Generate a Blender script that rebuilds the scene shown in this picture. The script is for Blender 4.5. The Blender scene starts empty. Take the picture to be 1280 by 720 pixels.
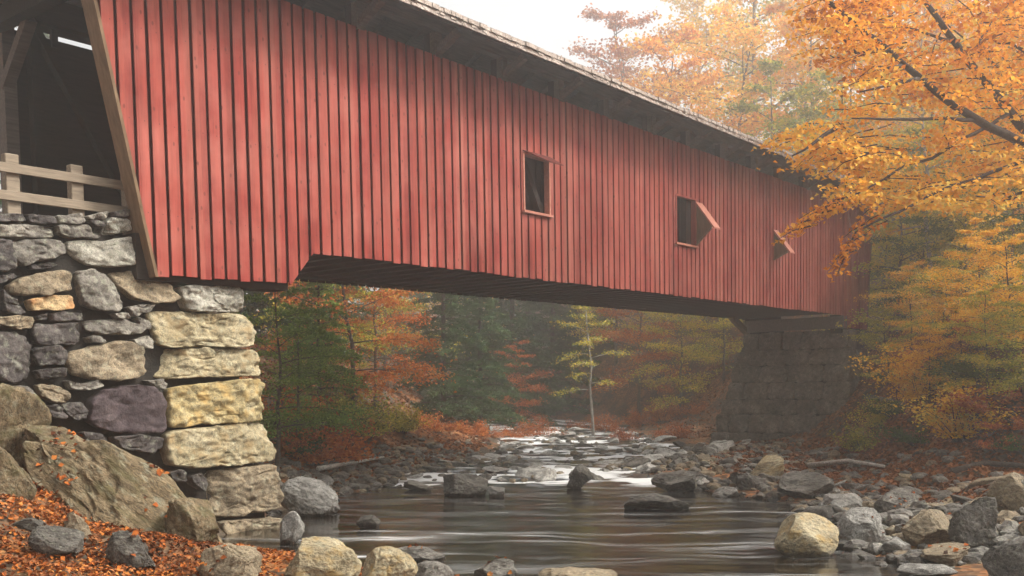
import bpy, bmesh, math, random
import numpy as np
from mathutils import Vector, Matrix
R = math.radians
random.seed(7); RNG = np.random.default_rng(7)
sc = bpy.context.scene
COL = sc.collection

# ------------------------------------------------------------------ camera
F = 1250.0; PY = 555.0; PITCH = R(2.3); CZ = 2.2
def ray(px, py):
    u = (px-640)/F; v = -(py-PY)/F
    c, s = math.cos(PITCH), math.sin(PITCH)
    return Vector((u, c+v*s, -s+v*c))
def at(px, py, Y):
    r = ray(px, py); t = Y/r.y
    return Vector((r.x*t, Y, CZ+r.z*t))
cam = bpy.data.cameras.new('camera'); co = bpy.data.objects.new('camera', cam); COL.objects.link(co)
cam.lens = 36*F/1280; cam.sensor_width = 36; cam.shift_y = (PY-360)/1280
cam.clip_end = 1500; cam.clip_start = 0.05
co.location = (0, 0, CZ); co.rotation_euler = (R(90)-PITCH, 0, 0)
sc.camera = co

# bridge frame: x along the bridge, y towards its far side, z up
DX = ray(1634, 461).normalized()
NY = Vector((-DX.y, DX.x, 0)).normalized()
NZ = DX.cross(NY)
D1 = 14.4
B0 = NY*D1
BM = Matrix(((DX.x, NY.x, NZ.x, B0.x), (DX.y, NY.y, NZ.y, B0.y), (DX.z, NY.z, NZ.z, B0.z), (0, 0, 0, 1)))
BMI = BM.inverted()
def wallpt(px, py, off=0.0):
    r = ray(px, py); t = (D1+off)/NY.dot(r)
    q = r*t+Vector((0, 0, CZ))-B0
    return q.dot(DX), q.dot(NZ)

# ------------------------------------------------------------------ noise
def _hash(ix, iy, iz, seed):
    h = (ix.astype(np.int64)*374761393 + iy.astype(np.int64)*668265263 + iz.astype(np.int64)*2147483647 + seed*974634777) & 0xffffffff
    h = ((h ^ (h >> 13))*1274126177) & 0xffffffff
    h = (h ^ (h >> 16)) & 0xffffffff
    return h/4294967295.0
def vnoise(p, seed=0):
    p = np.asarray(p, float); i = np.floor(p).astype(np.int64); f = p-i; f = f*f*(3-2*f)
    r = 0
    for a in (0, 1):
        for b in (0, 1):
            for c in (0, 1):
                w = (f[:, 0] if a else 1-f[:, 0])*(f[:, 1] if b else 1-f[:, 1])*(f[:, 2] if c else 1-f[:, 2])
                r = r+w*_hash(i[:, 0]+a, i[:, 1]+b, i[:, 2]+c, seed)
    return r*2-1
def fbm(p, octv=4, seed=0):
    r = 0; a = 1; p = np.asarray(p, float)
    for k in range(octv):
        r = r+a*vnoise(p*(2**k)+17.3*k, seed+k); a *= .5
    return r

# ------------------------------------------------------------------ object helpers
def tag(o, label=None, cat=None, group=None, kind=None):
    if label: o['label'] = label
    if cat: o['category'] = cat
    if group: o['group'] = group
    if kind: o['kind'] = kind
    return o
def empty(name, loc=(0, 0, 0), rz=0, mat=None):
    o = bpy.data.objects.new(name, None); COL.objects.link(o)
    o.empty_display_size = .2
    if mat is not None: o.matrix_world = mat
    else:
        o.location = loc; o.rotation_euler = (0, 0, rz)
    return o
def link_mesh(name, me, mats, parent=None, smooth=False):
    if not isinstance(mats, (list, tuple)): mats = [mats]
    for m in mats: me.materials.append(m)
    if smooth: me.polygons.foreach_set('use_smooth', [True]*len(me.polygons))
    o = bpy.data.objects.new(name, me); COL.objects.link(o)
    if parent: o.parent = parent
    return o
class MB:
    def __init__(s): s.v = []; s.f = []; s.m = []
    def poly(s, pts, faces, mi=0):
        b = len(s.v); s.v += [tuple(p) for p in pts]
        for f in faces: s.f.append([b+i for i in f]); s.m.append(mi)
    def box(s, x0, x1, y0, y1, z0, z1, mi=0):
        s.poly([(x0, y0, z0), (x1, y0, z0), (x1, y1, z0), (x0, y1, z0), (x0, y0, z1), (x1, y0, z1), (x1, y1, z1), (x0, y1, z1)],
               [(3, 2, 1, 0), (4, 5, 6, 7), (0, 1, 5, 4), (1, 2, 6, 5), (2, 3, 7, 6), (3, 0, 4, 7)], mi)
    def bar(s, a, b, w, h, mi=0, up=(0, 0, 1)):
        a = Vector(a); b = Vector(b); d = (b-a).normalized(); sd = d.cross(Vector(up)).normalized()*w/2; u = sd.cross(d).normalized()*h/2
        P = [a-sd-u, a+sd-u, a+sd+u, a-sd+u, b-sd-u, b+sd-u, b+sd+u, b-sd+u]
        s.poly(P, [(0, 1, 2, 3), (7, 6, 5, 4), (0, 4, 5, 1), (1, 5, 6, 2), (2, 6, 7, 3), (3, 7, 4, 0)], mi)
    def prism(s, pts2, y0, y1, mi=0):   # polygon in x,z extruded in y
        n = len(pts2)
        s.poly([(p[0], y0, p[1]) for p in pts2]+[(p[0], y1, p[1]) for p in pts2],
               [list(range(n)), list(range(2*n-1, n-1, -1))]+[(i, i+n, (i+1) % n+n, (i+1) % n) for i in range(n)], mi)
    def tube(s, path, radii, sides=6, mi=0):
        b = len(s.v); n = len(path)
        path = [Vector(p) for p in path]
        for i, p in enumerate(path):
            d = (path[min(i+1, n-1)]-path[max(i-1, 0)])
            d = d.normalized() if d.length > 1e-9 else Vector((0, 0, 1))
            ref = Vector((0, 0, 1)) if abs(d.z) < .9 else Vector((1, 0, 0))
            u = d.cross(ref).normalized(); w = d.cross(u)
            for k in range(sides):
                a = 2*math.pi*k/sides
                s.v.append(tuple(p+(u*math.cos(a)+w*math.sin(a))*radii[i]))
        for i in range(n-1):
            for k in range(sides):
                k2 = (k+1) % sides
                s.f.append([b+i*sides+k, b+i*sides+k2, b+(i+1)*sides+k2, b+(i+1)*sides+k]); s.m.append(mi)
        s.f.append([b+k for k in range(sides)][::-1]); s.m.append(mi)
        s.f.append([b+(n-1)*sides+k for k in range(sides)]); s.m.append(mi)
    def build(s, name, mats, parent=None, smooth=False, bevel=0):
        me = bpy.data.meshes.new(name); me.from_pydata(s.v, [], s.f)
        me.polygons.foreach_set('material_index', s.m); me.update()
        bm = bmesh.new(); bm.from_mesh(me); bmesh.ops.recalc_face_normals(bm, faces=bm.faces)
        bm.to_mesh(me); bm.free()
        o = link_mesh(name, me, mats, parent, smooth)
        if bevel:
            md = o.modifiers.new('bevel', 'BEVEL'); md.width = bevel; md.segments = 1; md.limit_method = 'ANGLE'
        return o

# ------------------------------------------------------------------ materials
def newmat(name):
    m = bpy.data.materials.new(name); m.use_nodes = True
    nt = m.node_tree; nt.nodes.clear()
    out = nt.nodes.new('ShaderNodeOutputMaterial')
    return m, nt, out
def N(nt, typ, **kw):
    n = nt.nodes.new('ShaderNode'+typ)
    for k, v in kw.items():
        if k.startswith('i_'):
            k = k[2:]; n.inputs[int(k) if k.isdigit() else k.replace('_', ' ')].default_value = v
        else: setattr(n, k, v)
    return n
def ramp(nt, stops, interp='LINEAR'):
    r = nt.nodes.new('ShaderNodeValToRGB'); cr = r.color_ramp; cr.interpolation = interp
    while len(cr.elements) > 1: cr.elements.remove(cr.elements[-1])
    cr.elements[0].position = stops[0][0]; cr.elements[0].color = (*stops[0][1], 1)
    for p, c in stops[1:]:
        e = cr.elements.new(p); e.color = (*c, 1)
    return r
def coord(nt, scale=(1, 1, 1), kind='Object', loc=(0, 0, 0)):
    tc = N(nt, 'TexCoord'); mp = N(nt, 'Mapping'); mp.inputs['Scale'].default_value = scale; mp.inputs['Location'].default_value = loc
    nt.links.new(tc.outputs[kind], mp.inputs['Vector']); return mp.outputs[0]
def mixc(nt, a, b, fac, mode='MIX'):
    m = N(nt, 'Mix', data_type='RGBA', blend_type=mode)
    for sck, v in ((6, a), (7, b), (0, fac)):
        if hasattr(v, 'node'): nt.links.new(v, m.inputs[sck])
        else: m.inputs[sck].default_value = (*v, 1) if isinstance(v, (tuple, list)) else v
    return m.outputs[2]
def math_(nt, op, a, b=0.0):
    m = N(nt, 'Math', operation=op)
    for i, v in enumerate((a, b)):
        if hasattr(v, 'node'): nt.links.new(v, m.inputs[i])
        else: m.inputs[i].default_value = v
    return m.outputs[0]
def noise(nt, vec, scale, detail=4, rough=.55):
    n = N(nt, 'TexNoise'); n.inputs['Scale'].default_value = scale; n.inputs['Detail'].default_value = detail; n.inputs['Roughness'].default_value = rough
    nt.links.new(vec, n.inputs['Vector']); return n.outputs['Fac']
def bsdf(nt, out, col, rough=.8, bump=None, bstr=.3, bdist=.02, spec=.3):
    p = N(nt, 'BsdfPrincipled')
    if hasattr(col, 'node'): nt.links.new(col, p.inputs['Base Color'])
    else: p.inputs['Base Color'].default_value = (*col, 1)
    if hasattr(rough, 'node'): nt.links.new(rough, p.inputs['Roughness'])
    else: p.inputs['Roughness'].default_value = rough
    p.inputs['Specular IOR Level'].default_value = spec
    if bump is not None:
        b = N(nt, 'Bump'); b.inputs['Strength'].default_value = bstr; b.inputs['Distance'].default_value = bdist
        nt.links.new(bump, b.inputs['Height']); nt.links.new(b.outputs[0], p.inputs['Normal'])
    nt.links.new(p.outputs[0], out.inputs['Surface']); return p

PITCHB = .2643
def m_red():
    m, nt, out = newmat('red_painted_boards')
    v = coord(nt); sx = N(nt, 'SeparateXYZ'); nt.links.new(v, sx.inputs[0])
    fl = math_(nt, 'FLOOR', math_(nt, 'DIVIDE', sx.outputs[0], PITCHB))
    wn = N(nt, 'TexWhiteNoise', noise_dimensions='1D'); nt.links.new(fl, wn.inputs['W'])
    base = ramp(nt, [(0, (.21, .032, .025)), (.3, (.28, .045, .034)), (.65, (.32, .06, .043)), (.9, (.31, .075, .055)), (1, (.35, .11, .08))])
    nt.links.new(wn.outputs[0], base.inputs[0])
    gv = coord(nt, (14, 14, .9)); g = noise(nt, gv, 2.2, 6, .65)
    gr = ramp(nt, [(.3, (.72, .72, .72)), (.55, (1, 1, 1)), (.75, (1.12, 1.1, 1.08))]); nt.links.new(g, gr.inputs[0])
    c = mixc(nt, base.outputs[0], gr.outputs[0], 1.0, 'MULTIPLY')
    bl = noise(nt, v, .9, 5, .6); br = ramp(nt, [(.4, (.0, .0, .0)), (.72, (.5, .5, .5))]); nt.links.new(bl, br.inputs[0])
    c = mixc(nt, c, (.47, .17, .13), br.outputs[0])
    kn = N(nt, 'TexVoronoi', voronoi_dimensions='2D'); kn.inputs['Scale'].default_value = 1.0; kc = N(nt, 'CombineXYZ')
    nt.links.new(math_(nt, 'MULTIPLY', sx.outputs[0], 2.3), kc.inputs[0]); nt.links.new(math_(nt, 'MULTIPLY', sx.outputs[2], 1.3), kc.inputs[1]); nt.links.new(kc.outputs[0], kn.inputs['Vector'])
    kr = ramp(nt, [(.03, (1, 1, 1)), (.055, (0, 0, 0))]); nt.links.new(kn.outputs['Distance'], kr.inputs[0])
    c = mixc(nt, c, (.12, .03, .02), math_(nt, 'MULTIPLY', kr.outputs[0], .75))
    stv = coord(nt, (2.2, 2.2, .22)); st_ = noise(nt, stv, 1.6, 5, .65); sr_ = ramp(nt, [(.42, (1, 1, 1)), (.62, (.74, .7, .68))]); nt.links.new(st_, sr_.inputs[0])
    c = mixc(nt, c, sr_.outputs[0], 1.0, 'MULTIPLY')
    fx = math_(nt, 'FRACT', math_(nt, 'DIVIDE', sx.outputs[0], PITCHB)); fz = math_(nt, 'FRACT', math_(nt, 'DIVIDE', sx.outputs[2], 1.42))
    ex = math_(nt, 'MULTIPLY', math_(nt, 'SUBTRACT', math_(nt, 'ABSOLUTE', math_(nt, 'SUBTRACT', fx, .4)), .22), PITCHB); ez = math_(nt, 'MULTIPLY', math_(nt, 'SUBTRACT', fz, .5), 1.42)
    dd = math_(nt, 'SQRT', math_(nt, 'ADD', math_(nt, 'MULTIPLY', ex, ex), math_(nt, 'MULTIPLY', ez, ez)))
    nr = ramp(nt, [(.007, (1, 1, 1)), (.012, (0, 0, 0))]); nt.links.new(dd, nr.inputs[0])
    c = mixc(nt, c, (.06, .025, .02), math_(nt, 'MULTIPLY', nr.outputs[0], .8))
    bsdf(nt, out, c, .78, g, .35, .006, .15); return m
def m_wood(name, c1, c2, axis=(1, 12, 12), rough=.85, bstr=.5):
    m, nt, out = newmat(name)
    g = noise(nt, coord(nt, axis), 2.0, 6, .65)
    r = ramp(nt, [(.28, c1), (.72, c2)]); nt.links.new(g, r.inputs[0])
    w = noise(nt, coord(nt), 1.1, 3); c = mixc(nt, r.outputs[0], (.5, .5, .5), w, 'SOFT_LIGHT')
    bsdf(nt, out, c, rough, g, bstr, .01, .15); return m
def m_stone(name, c1, c2, c3, sc_=1.0, stain=None, lich=0.0, kind='Object', bstr=.8, rough=.88, wet=False):
    m, nt, out = newmat(name)
    v = coord(nt, kind=kind)
    oi = N(nt, 'ObjectInfo'); ad = N(nt, 'VectorMath', operation='ADD')
    sc3 = N(nt, 'VectorMath', operation='SCALE'); nt.links.new(oi.outputs['Random'], sc3.inputs['Scale']); sc3.inputs[0].default_value = (37, 21, 53)
    nt.links.new(v, ad.inputs[0]); nt.links.new(sc3.outputs[0], ad.inputs[1]); v = ad.outputs[0]
    a = noise(nt, v, 1.6*sc_, 6, .62); b = noise(nt, v, 9*sc_, 5, .7); d = noise(nt, v, 42*sc_, 3, .7)
    r = ramp(nt, [(.28, c1), (.5, c2), (.74, c3)]); nt.links.new(a, r.inputs[0])
    r2 = ramp(nt, [(.34, (.38, .38, .38)), (.46, (.9, .9, .9)), (.55, (1.05, 1.05, 1.05)), (.68, (1.4, 1.4, 1.36))]); nt.links.new(b, r2.inputs[0])
    c = mixc(nt, r.outputs[0], r2.outputs[0], 1, 'MULTIPLY')
    r3 = ramp(nt, [(.38, (.45, .45, .45)), (.52, (1, 1, 1)), (.64, (1.35, 1.35, 1.35))]); nt.links.new(d, r3.inputs[0])
    c = mixc(nt, c, r3.outputs[0], .8, 'MULTIPLY')
    if stain:
        s = noise(nt, v, 2.7*sc_, 5, .6); sr = ramp(nt, [(.5, (0, 0, 0)), (.66, (.85, .85, .85))]); nt.links.new(s, sr.inputs[0])
        c = mixc(nt, c, stain, sr.outputs[0])
    if lich:
        s = noise(nt, v, 6.5*sc_, 6, .7); sr = ramp(nt, [(.54, (0, 0, 0)), (.63, (lich, lich, lich))]); nt.links.new(s, sr.inputs[0])
        c = mixc(nt, c, (.36, .37, .27), sr.outputs[0])
    h = math_(nt, 'ADD', b, math_(nt, 'MULTIPLY', d, .35))
    h = math_(nt, 'ADD', h, a)
    if wet:
        ge = N(nt, 'NewGeometry'); sp = N(nt, 'SeparateXYZ'); nt.links.new(ge.outputs['Position'], sp.inputs[0])
        wl_ = math_(nt, 'ADD', sp.outputs[2], math_(nt, 'MULTIPLY', math_(nt, 'SUBTRACT', b, .5), .16))
        wr_ = ramp(nt, [(.04, (1, 1, 1)), (.09, (0, 0, 0))]); nt.links.new(wl_, wr_.inputs[0])
        c = mixc(nt, c, (.3, .28, .26), wr_.outputs[0], 'MULTIPLY'); rough = math_(nt, 'SUBTRACT', rough, math_(nt, 'MULTIPLY', wr_.outputs[0], .55))
    bsdf(nt, out, c, rough, h, bstr, .05/sc_, .25); return m
def m_leaf(name, stops, trans=.35, clump=.55):
    m, nt, out = newmat(name)
    a1 = N(nt, 'Attribute', attribute_name='rnd'); a2 = N(nt, 'Attribute', attribute_name='clump')
    f = math_(nt, 'ADD', math_(nt, 'MULTIPLY', a1.outputs['Fac'], 1-clump), math_(nt, 'MULTIPLY', a2.outputs['Fac'], clump))
    oi = N(nt, 'ObjectInfo'); f = math_(nt, 'ADD', f, math_(nt, 'MULTIPLY', math_(nt, 'SUBTRACT', oi.outputs['Random'], .5), .3))
    r = ramp(nt, stops); nt.links.new(f, r.inputs[0])
    d = N(nt, 'BsdfDiffuse'); t = N(nt, 'BsdfTranslucent'); mx = N(nt, 'MixShader'); mx.inputs[0].default_value = trans
    nt.links.new(r.outputs[0], d.inputs[0]); nt.links.new(r.outputs[0], t.inputs[0])
    nt.links.new(d.outputs[0], mx.inputs[1]); nt.links.new(t.outputs[0], mx.inputs[2]); nt.links.new(mx.outputs[0], out.inputs[0])
    return m

RED = m_red()
SHADEWOOD = m_wood('shaded_timber', (.012, .009, .007), (.035, .026, .02))  # near-black colour carries the shade inside and under the bridge
SOFFIT = m_wood('weathered_soffit_timber', (.075, .06, .05), (.17, .135, .115))
TRIMWOOD = m_wood('brown_trim_wood', (.1, .062, .035), (.22, .145, .085), (6, 6, 1))
FENCEWOOD = m_wood('weathered_fence_wood', (.13, .1, .07), (.3, .24, .175))
BACKING = m_wood('dark_red_backing', (.07, .014, .01), (.12, .024, .018), (10, 10, 1))
PALEPINK = m_wood('faded_pink_paint', (.36, .13, .09), (.5, .23, .17), (6, 6, 6))
SHINGLE = m_stone('cedar_shingle', (.26, .2, .17), (.4, .33, .28), (.55, .47, .41), 3.0, bstr=.6)
S_TAN = m_stone('tan_granite', (.2, .16, .085), (.34, .28, .17), (.46, .4, .27), 1.5, (.3, .21, .1), lich=.4, bstr=1)
S_YEL = m_stone('yellow_granite', (.24, .17, .07), (.38, .3, .15), (.47, .4, .25), 1.5, (.42, .27, .09), lich=.3, bstr=1)
S_GREY = m_stone('grey_fieldstone', (.075, .065, .055), (.17, .15, .125), (.3, .27, .22), 1.6, lich=.4, bstr=1)
S_PALE = m_stone('pale_grey_stone', (.17, .155, .12), (.3, .275, .225), (.46, .43, .36), 1.6, lich=.4)
S_DARK = m_stone('dark_shaded_fieldstone', (.028, .023, .022), (.06, .05, .046), (.13, .11, .1), 1.6, lich=.3, bstr=1)  # dark stones; the tone also holds the shade on the left rubble
S_PURP = m_stone('purple_slate_stone', (.032, .022, .024), (.06, .043, .045), (.1, .075, .072), 1.0, bstr=.6)
S_OCHRE = m_stone('ochre_stone', (.22, .15, .08), (.38, .27, .14), (.5, .36, .2), 1.6, (.4, .2, .08))
S_BROWN = m_stone('brown_stone', (.13, .1, .065), (.22, .17, .11), (.32, .25, .16), 1.3, lich=.3)
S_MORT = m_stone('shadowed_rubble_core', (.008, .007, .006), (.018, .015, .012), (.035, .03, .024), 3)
S_PIER = m_stone('pier_granite', (.06, .048, .035), (.125, .1, .075), (.23, .19, .14), .9, lich=.2)
R_GREY = m_stone('grey_river_rock', (.065, .06, .05), (.145, .13, .112), (.28, .26, .225), 1.1, lich=.3, wet=True)
R_DARK = m_stone('dark_river_rock', (.045, .04, .034), (.09, .08, .068), (.16, .145, .125), 1.1, lich=.25, wet=True)
R_TAN = m_stone('tan_river_rock', (.18, .14, .08), (.32, .26, .16), (.46, .39, .26), .9, (.36, .24, .09), lich=.4, wet=True)
R_WHITE = m_stone('pale_river_rock', (.22, .205, .18), (.42, .4, .36), (.6, .58, .53), 1.3, wet=True)
R_PALE = m_stone('wet_pale_rock', (.12, .11, .095), (.24, .225, .2), (.4, .38, .34), 1.3, wet=True)
R_MOSS = m_stone('mossy_boulder', (.055, .04, .022), (.14, .1, .055), (.27, .205, .12), 1.1, (.1, .085, .035), lich=.3, bstr=1)
BARK = m_stone('grey_bark', (.06, .048, .038), (.12, .1, .08), (.2, .17, .14), 3)
BARKD = m_stone('dark_bark', (.03, .02, .016), (.06, .042, .034), (.1, .075, .06), 3)
BIRCH = m_stone('pale_bark', (.35, .32, .27), (.5, .47, .42), (.65, .62, .56), 2)
PALEBARK = m_stone('grey_birch_bark', (.2, .18, .15), (.3, .28, .24), (.4, .37, .33), 2)
L_ORANGE = m_leaf('orange_leaves', [(.05, (.3, .1, .02)), (.2, (.7, .24, .03)), (.42, (.86, .38, .045)), (.65, (.88, .5, .07)), (.85, (.8, .56, .13)), (.97, (.48, .42, .1))], .45)
L_GOLD = m_leaf('golden_leaves', [(0, (.5, .22, .02)), (.35, (.75, .38, .035)), (.65, (.82, .52, .06)), (1, (.6, .55, .12))])
L_RUST = m_leaf('rust_leaves', [(0, (.2, .045, .02)), (.4, (.42, .11, .035)), (.7, (.58, .2, .05)), (1, (.55, .3, .1))])
L_YGREEN = m_leaf('yellow_green_leaves', [(0, (.1, .13, .025)), (.35, (.3, .31, .05)), (.65, (.55, .45, .06)), (1, (.78, .5, .08))])
L_GREEN = m_leaf('green_leaves', [(0, (.03, .06, .015)), (.5, (.075, .125, .025)), (1, (.16, .21, .05))])
L_BRIGHT = m_leaf('bright_green_needles', [(0, (.07, .13, .03)), (.5, (.2, .32, .07)), (1, (.4, .48, .12))])
L_NEEDLE = m_leaf('evergreen_needles', [(0, (.03, .06, .028)), (.5, (.065, .12, .045)), (1, (.13, .19, .07))], .3)
L_LITTER = m_leaf('fallen_leaf_colours', [(.1, (.05, .022, .013)), (.32, (.15, .045, .018)), (.52, (.31, .085, .022)), (.7, (.42, .14, .032)), (.84, (.5, .21, .06)), (.96, (.3, .18, .09))], .1, .35)
L_BROWN = m_leaf('brown_fallen_leaf_colours', [(0, (.09, .035, .02)), (.4, (.2, .08, .035)), (.7, (.34, .13, .05)), (1, (.4, .2, .09))], .1, .5)

# ------------------------------------------------------------------ terrain
def ip(xs, ys): return lambda t: np.interp(t, xs, ys)
XL = ip([-20, 0, 8, 11.3, 12.6, 13.6, 16, 18, 22, 26, 29, 32, 36, 45, 60, 75, 100, 160], [4, 3, 1.2, .2, -1.4, -3.8, -4.9, -4.9, -4.6, -3.7, -2.8, -1.7, -.9, -.4, -1.5, -9, -26, -60])
XR = ip([-20, 0, 12.7, 15, 19, 22, 24.5, 29, 36, 45, 60, 75, 100, 160], [9, 7, 5.2, 5.0, 5.6, 6.2, 5.2, 3.6, 5.4, 7.2, 6, 0, -16, -52])
WL = ip([-20, 26.3, 27.6, 29.5, 36, 45, 52, 60, 75, 100, 160], [0, 0, .08, .16, .2, .32, .5, .9, 1.5, 2.6, 6])
WR = ip([-20, 8, 15, 20, 28, 38, 45, 60, 80], [2, 2, 3, 4.4, 5.6, 4.8, 3.0, 2.5, 2])
WLf = ip([-20, 11, 12.5, 14, 17, 22, 30, 40, 60], [4, 4, 2.2, .7, .3, .8, 1.6, 1.2, 1])
PR = ip([0, 1.5, 3, 5, 7, 10, 14, 60, 200], [0, .4, 2.3, 4.5, 5.5, 6.2, 7.4, 28, 70])
PL = ip([0, 1, 2.5, 5, 8, 12, 40, 200], [0, .35, 1.0, 2.7, 4.2, 5.2, 12, 55])
def ground(X, Y, rough=True):
    X = np.atleast_1d(np.asarray(X, float)); Y = np.atleast_1d(np.asarray(Y, float))
    xl, xr, wl = XL(Y), XR(Y), WL(Y)
    dl = xl-X; dr = X-xr
    wr, wf = WR(Y), WLf(Y)
    steep = np.interp(Y, [5, 9, 12, 14, 18, 24], [.5, .5, .62, 1.1, 1.2, 1])
    zl = np.where(dl < wf, .28*dl/wf, .28+PL(dl-wf)*steep)
    fl_ = np.interp(Y, [0, 24, 34, 44, 55], [.4, .4, .12, .1, .4]); zr = np.where(dr < wr, fl_*dr/wr, fl_+PR(dr-wr))
    mid = (xl+xr)/2; hw = (xr-xl)/2
    zin = -.55*np.clip(1-np.abs(X-mid)/np.maximum(hw, .1), 0, 1)**.5
    z = wl+np.where(dl > 0, zl, np.where(dr > 0, zr, zin))
    out = np.maximum(dl, dr)
    if rough:
        P = np.stack([X, Y, np.zeros_like(X)], 1)
        amp = np.clip(out/3, 0.08, 1)
        z = z+fbm(P*.35, 4, 5)*.3*amp+fbm(P*1.7, 3, 9)*.07*np.clip(out+.6, .1, 1)
    # behind the left abutment the ground stays below the road, and stays clear of the bridge deck
    q0 = (X-B0.x)*DX.x+(Y-B0.y)*DX.y; q1 = (X-B0.x)*NY.x+(Y-B0.y)*NY.y
    inb = (q0 < 11) & (q1 > .2) & (q1 < 4.4); z = np.where(inb, np.minimum(z, 4.0), z)
    infr = (q0 < 11) & (q1 <= .2) & (q1 > -3); z = np.where(infr, np.minimum(z, 2.9+np.clip(-(q0-6)*.15, 0, 3)), z)
    inr = (q0 > 39) & (q0 < 60) & (q1 > -.6) & (q1 < 4.8); z = np.where(inr, np.minimum(z, 4.6+(q0-39)*.02), z)
    return z
def gz(x, y): return float(ground(x, y)[0])
def hit(px, py, y0=6, y1=150):
    r = ray(px, py); ys = np.arange(y0, y1, .1); t = ys/r.y
    X = r.x*t; Z = CZ+r.z*t; g = ground(X, ys); g = np.maximum(g, np.where((X > XL(ys)) & (X < XR(ys)), WL(ys), -9))
    k = np.argmax(Z <= g)
    return Vector((X[k], ys[k], g[k]))

def axis_coords(lo, hi, flo, fhi, step):
    a = list(np.arange(flo, fhi, step)); s = step; x = a[-1]
    while x < hi: s *= 1.12; x += s; a.append(x)
    s = step; x = a[0]; b = []
    while x > lo: s *= 1.12; x -= s; b.append(x)
    return np.array(b[::-1]+a)
def grid_mesh(name, gx, gy, Z):
    nx, ny = len(gx), len(gy); XX, YY = np.meshgrid(gx, gy)
    v = np.stack([XX.ravel(), YY.ravel(), Z.ravel()], 1)
    i = np.arange(nx*ny).reshape(ny, nx)
    f = np.stack([i[:-1, :-1], i[:-1, 1:], i[1:, 1:], i[1:, :-1]], -1).reshape(-1, 4)
    me = bpy.data.meshes.new(name); me.vertices.add(len(v)); me.vertices.foreach_set('co', v.ravel())
    me.loops.add(f.size); me.loops.foreach_set('vertex_index', f.ravel())
    me.polygons.add(len(f)); me.polygons.foreach_set('loop_start', np.arange(0, f.size, 4)); me.polygons.foreach_set('loop_total', np.full(len(f), 4))
    me.update(); me.validate(); return me
gx = axis_coords(-190, 190, -16, 24, .22); gy = axis_coords(-60, 215, 4, 62, .25)
XX, YY = np.meshgrid(gx, gy)
me = grid_mesh('ground', gx, gy, ground(XX.ravel(), YY.ravel()).reshape(XX.shape))
def m_ground():
    m, nt, out = newmat('leafy_forest_soil'); v = coord(nt)
    vo = N(nt, 'TexVoronoi'); vo.inputs['Scale'].default_value = 9; nt.links.new(v, vo.inputs['Vector'])
    r = ramp(nt, [(0, (.05, .03, .018)), (.3, (.12, .055, .025)), (.55, (.26, .1, .035)), (.8, (.36, .15, .05)), (1, (.2, .13, .06))])
    sx = N(nt, 'SeparateColor'); nt.links.new(vo.outputs['Color'], sx.inputs[0]); nt.links.new(sx.outputs[0], r.inputs[0])
    a = noise(nt, v, .5, 5, .6); ar = ramp(nt, [(.42, (0, 0, 0)), (.6, (1, 1, 1))]); nt.links.new(a, ar.inputs[0])
    soil = noise(nt, v, 6, 5, .7); sr = ramp(nt, [(.3, (.03, .024, .018)), (.7, (.11, .085, .06))]); nt.links.new(soil, sr.inputs[0])
    c = mixc(nt, sr.outputs[0], r.outputs[0], ar.outputs[0])
    bsdf(nt, out, c, .95, vo.outputs['Distance'], .6, .05, .1); return m
tag(link_mesh('ground', me, m_ground(), smooth=True), kind='structure')

# stream water
ys = np.concatenate([np.arange(-20, 10, .6), np.arange(10, 64, .16), np.arange(64, 130, 1.0)])
us = np.linspace(-.06, 1.06, 90)
V = []; FO = []
for y in ys:
    xl, xr = float(XL(y)), float(XR(y)); x = xl+(xr-xl)*us
    V.append(np.stack([x, np.full_like(x, y), np.full_like(x, float(WL(y)))], 1))
V = np.concatenate(V)
P = V*np.array([[.9, 2.2, 1]])
slope = np.interp(V[:, 1], [10, 25.8, 26.3, 27.4, 28.6, 30.5, 33, 36, 60, 80], [0.05, .06, .65, 1.15, 1.1, .95, .85, .9, .85, .7])
V[:, 2] += fbm(P, 3, 3)*.018+fbm(V*np.array([[.7, 1.5, 0]]), 3, 8)*.06*slope
foam = slope*(.62+.5*fbm(V*np.array([[.8, 1.6, 0]]), 4, 12))
nx = len(us); ny = len(ys); i = np.arange(nx*ny).reshape(ny, nx)
f = np.stack([i[:-1, :-1], i[:-1, 1:], i[1:, 1:], i[1:, :-1]], -1).reshape(-1, 4)
me = bpy.data.meshes.new('stream_water'); me.from_pydata(V.tolist(), [], f.tolist())
at_ = me.attributes.new('foam', 'FLOAT', 'POINT'); at_.data.foreach_set('value', foam.astype(np.float32))
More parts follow.
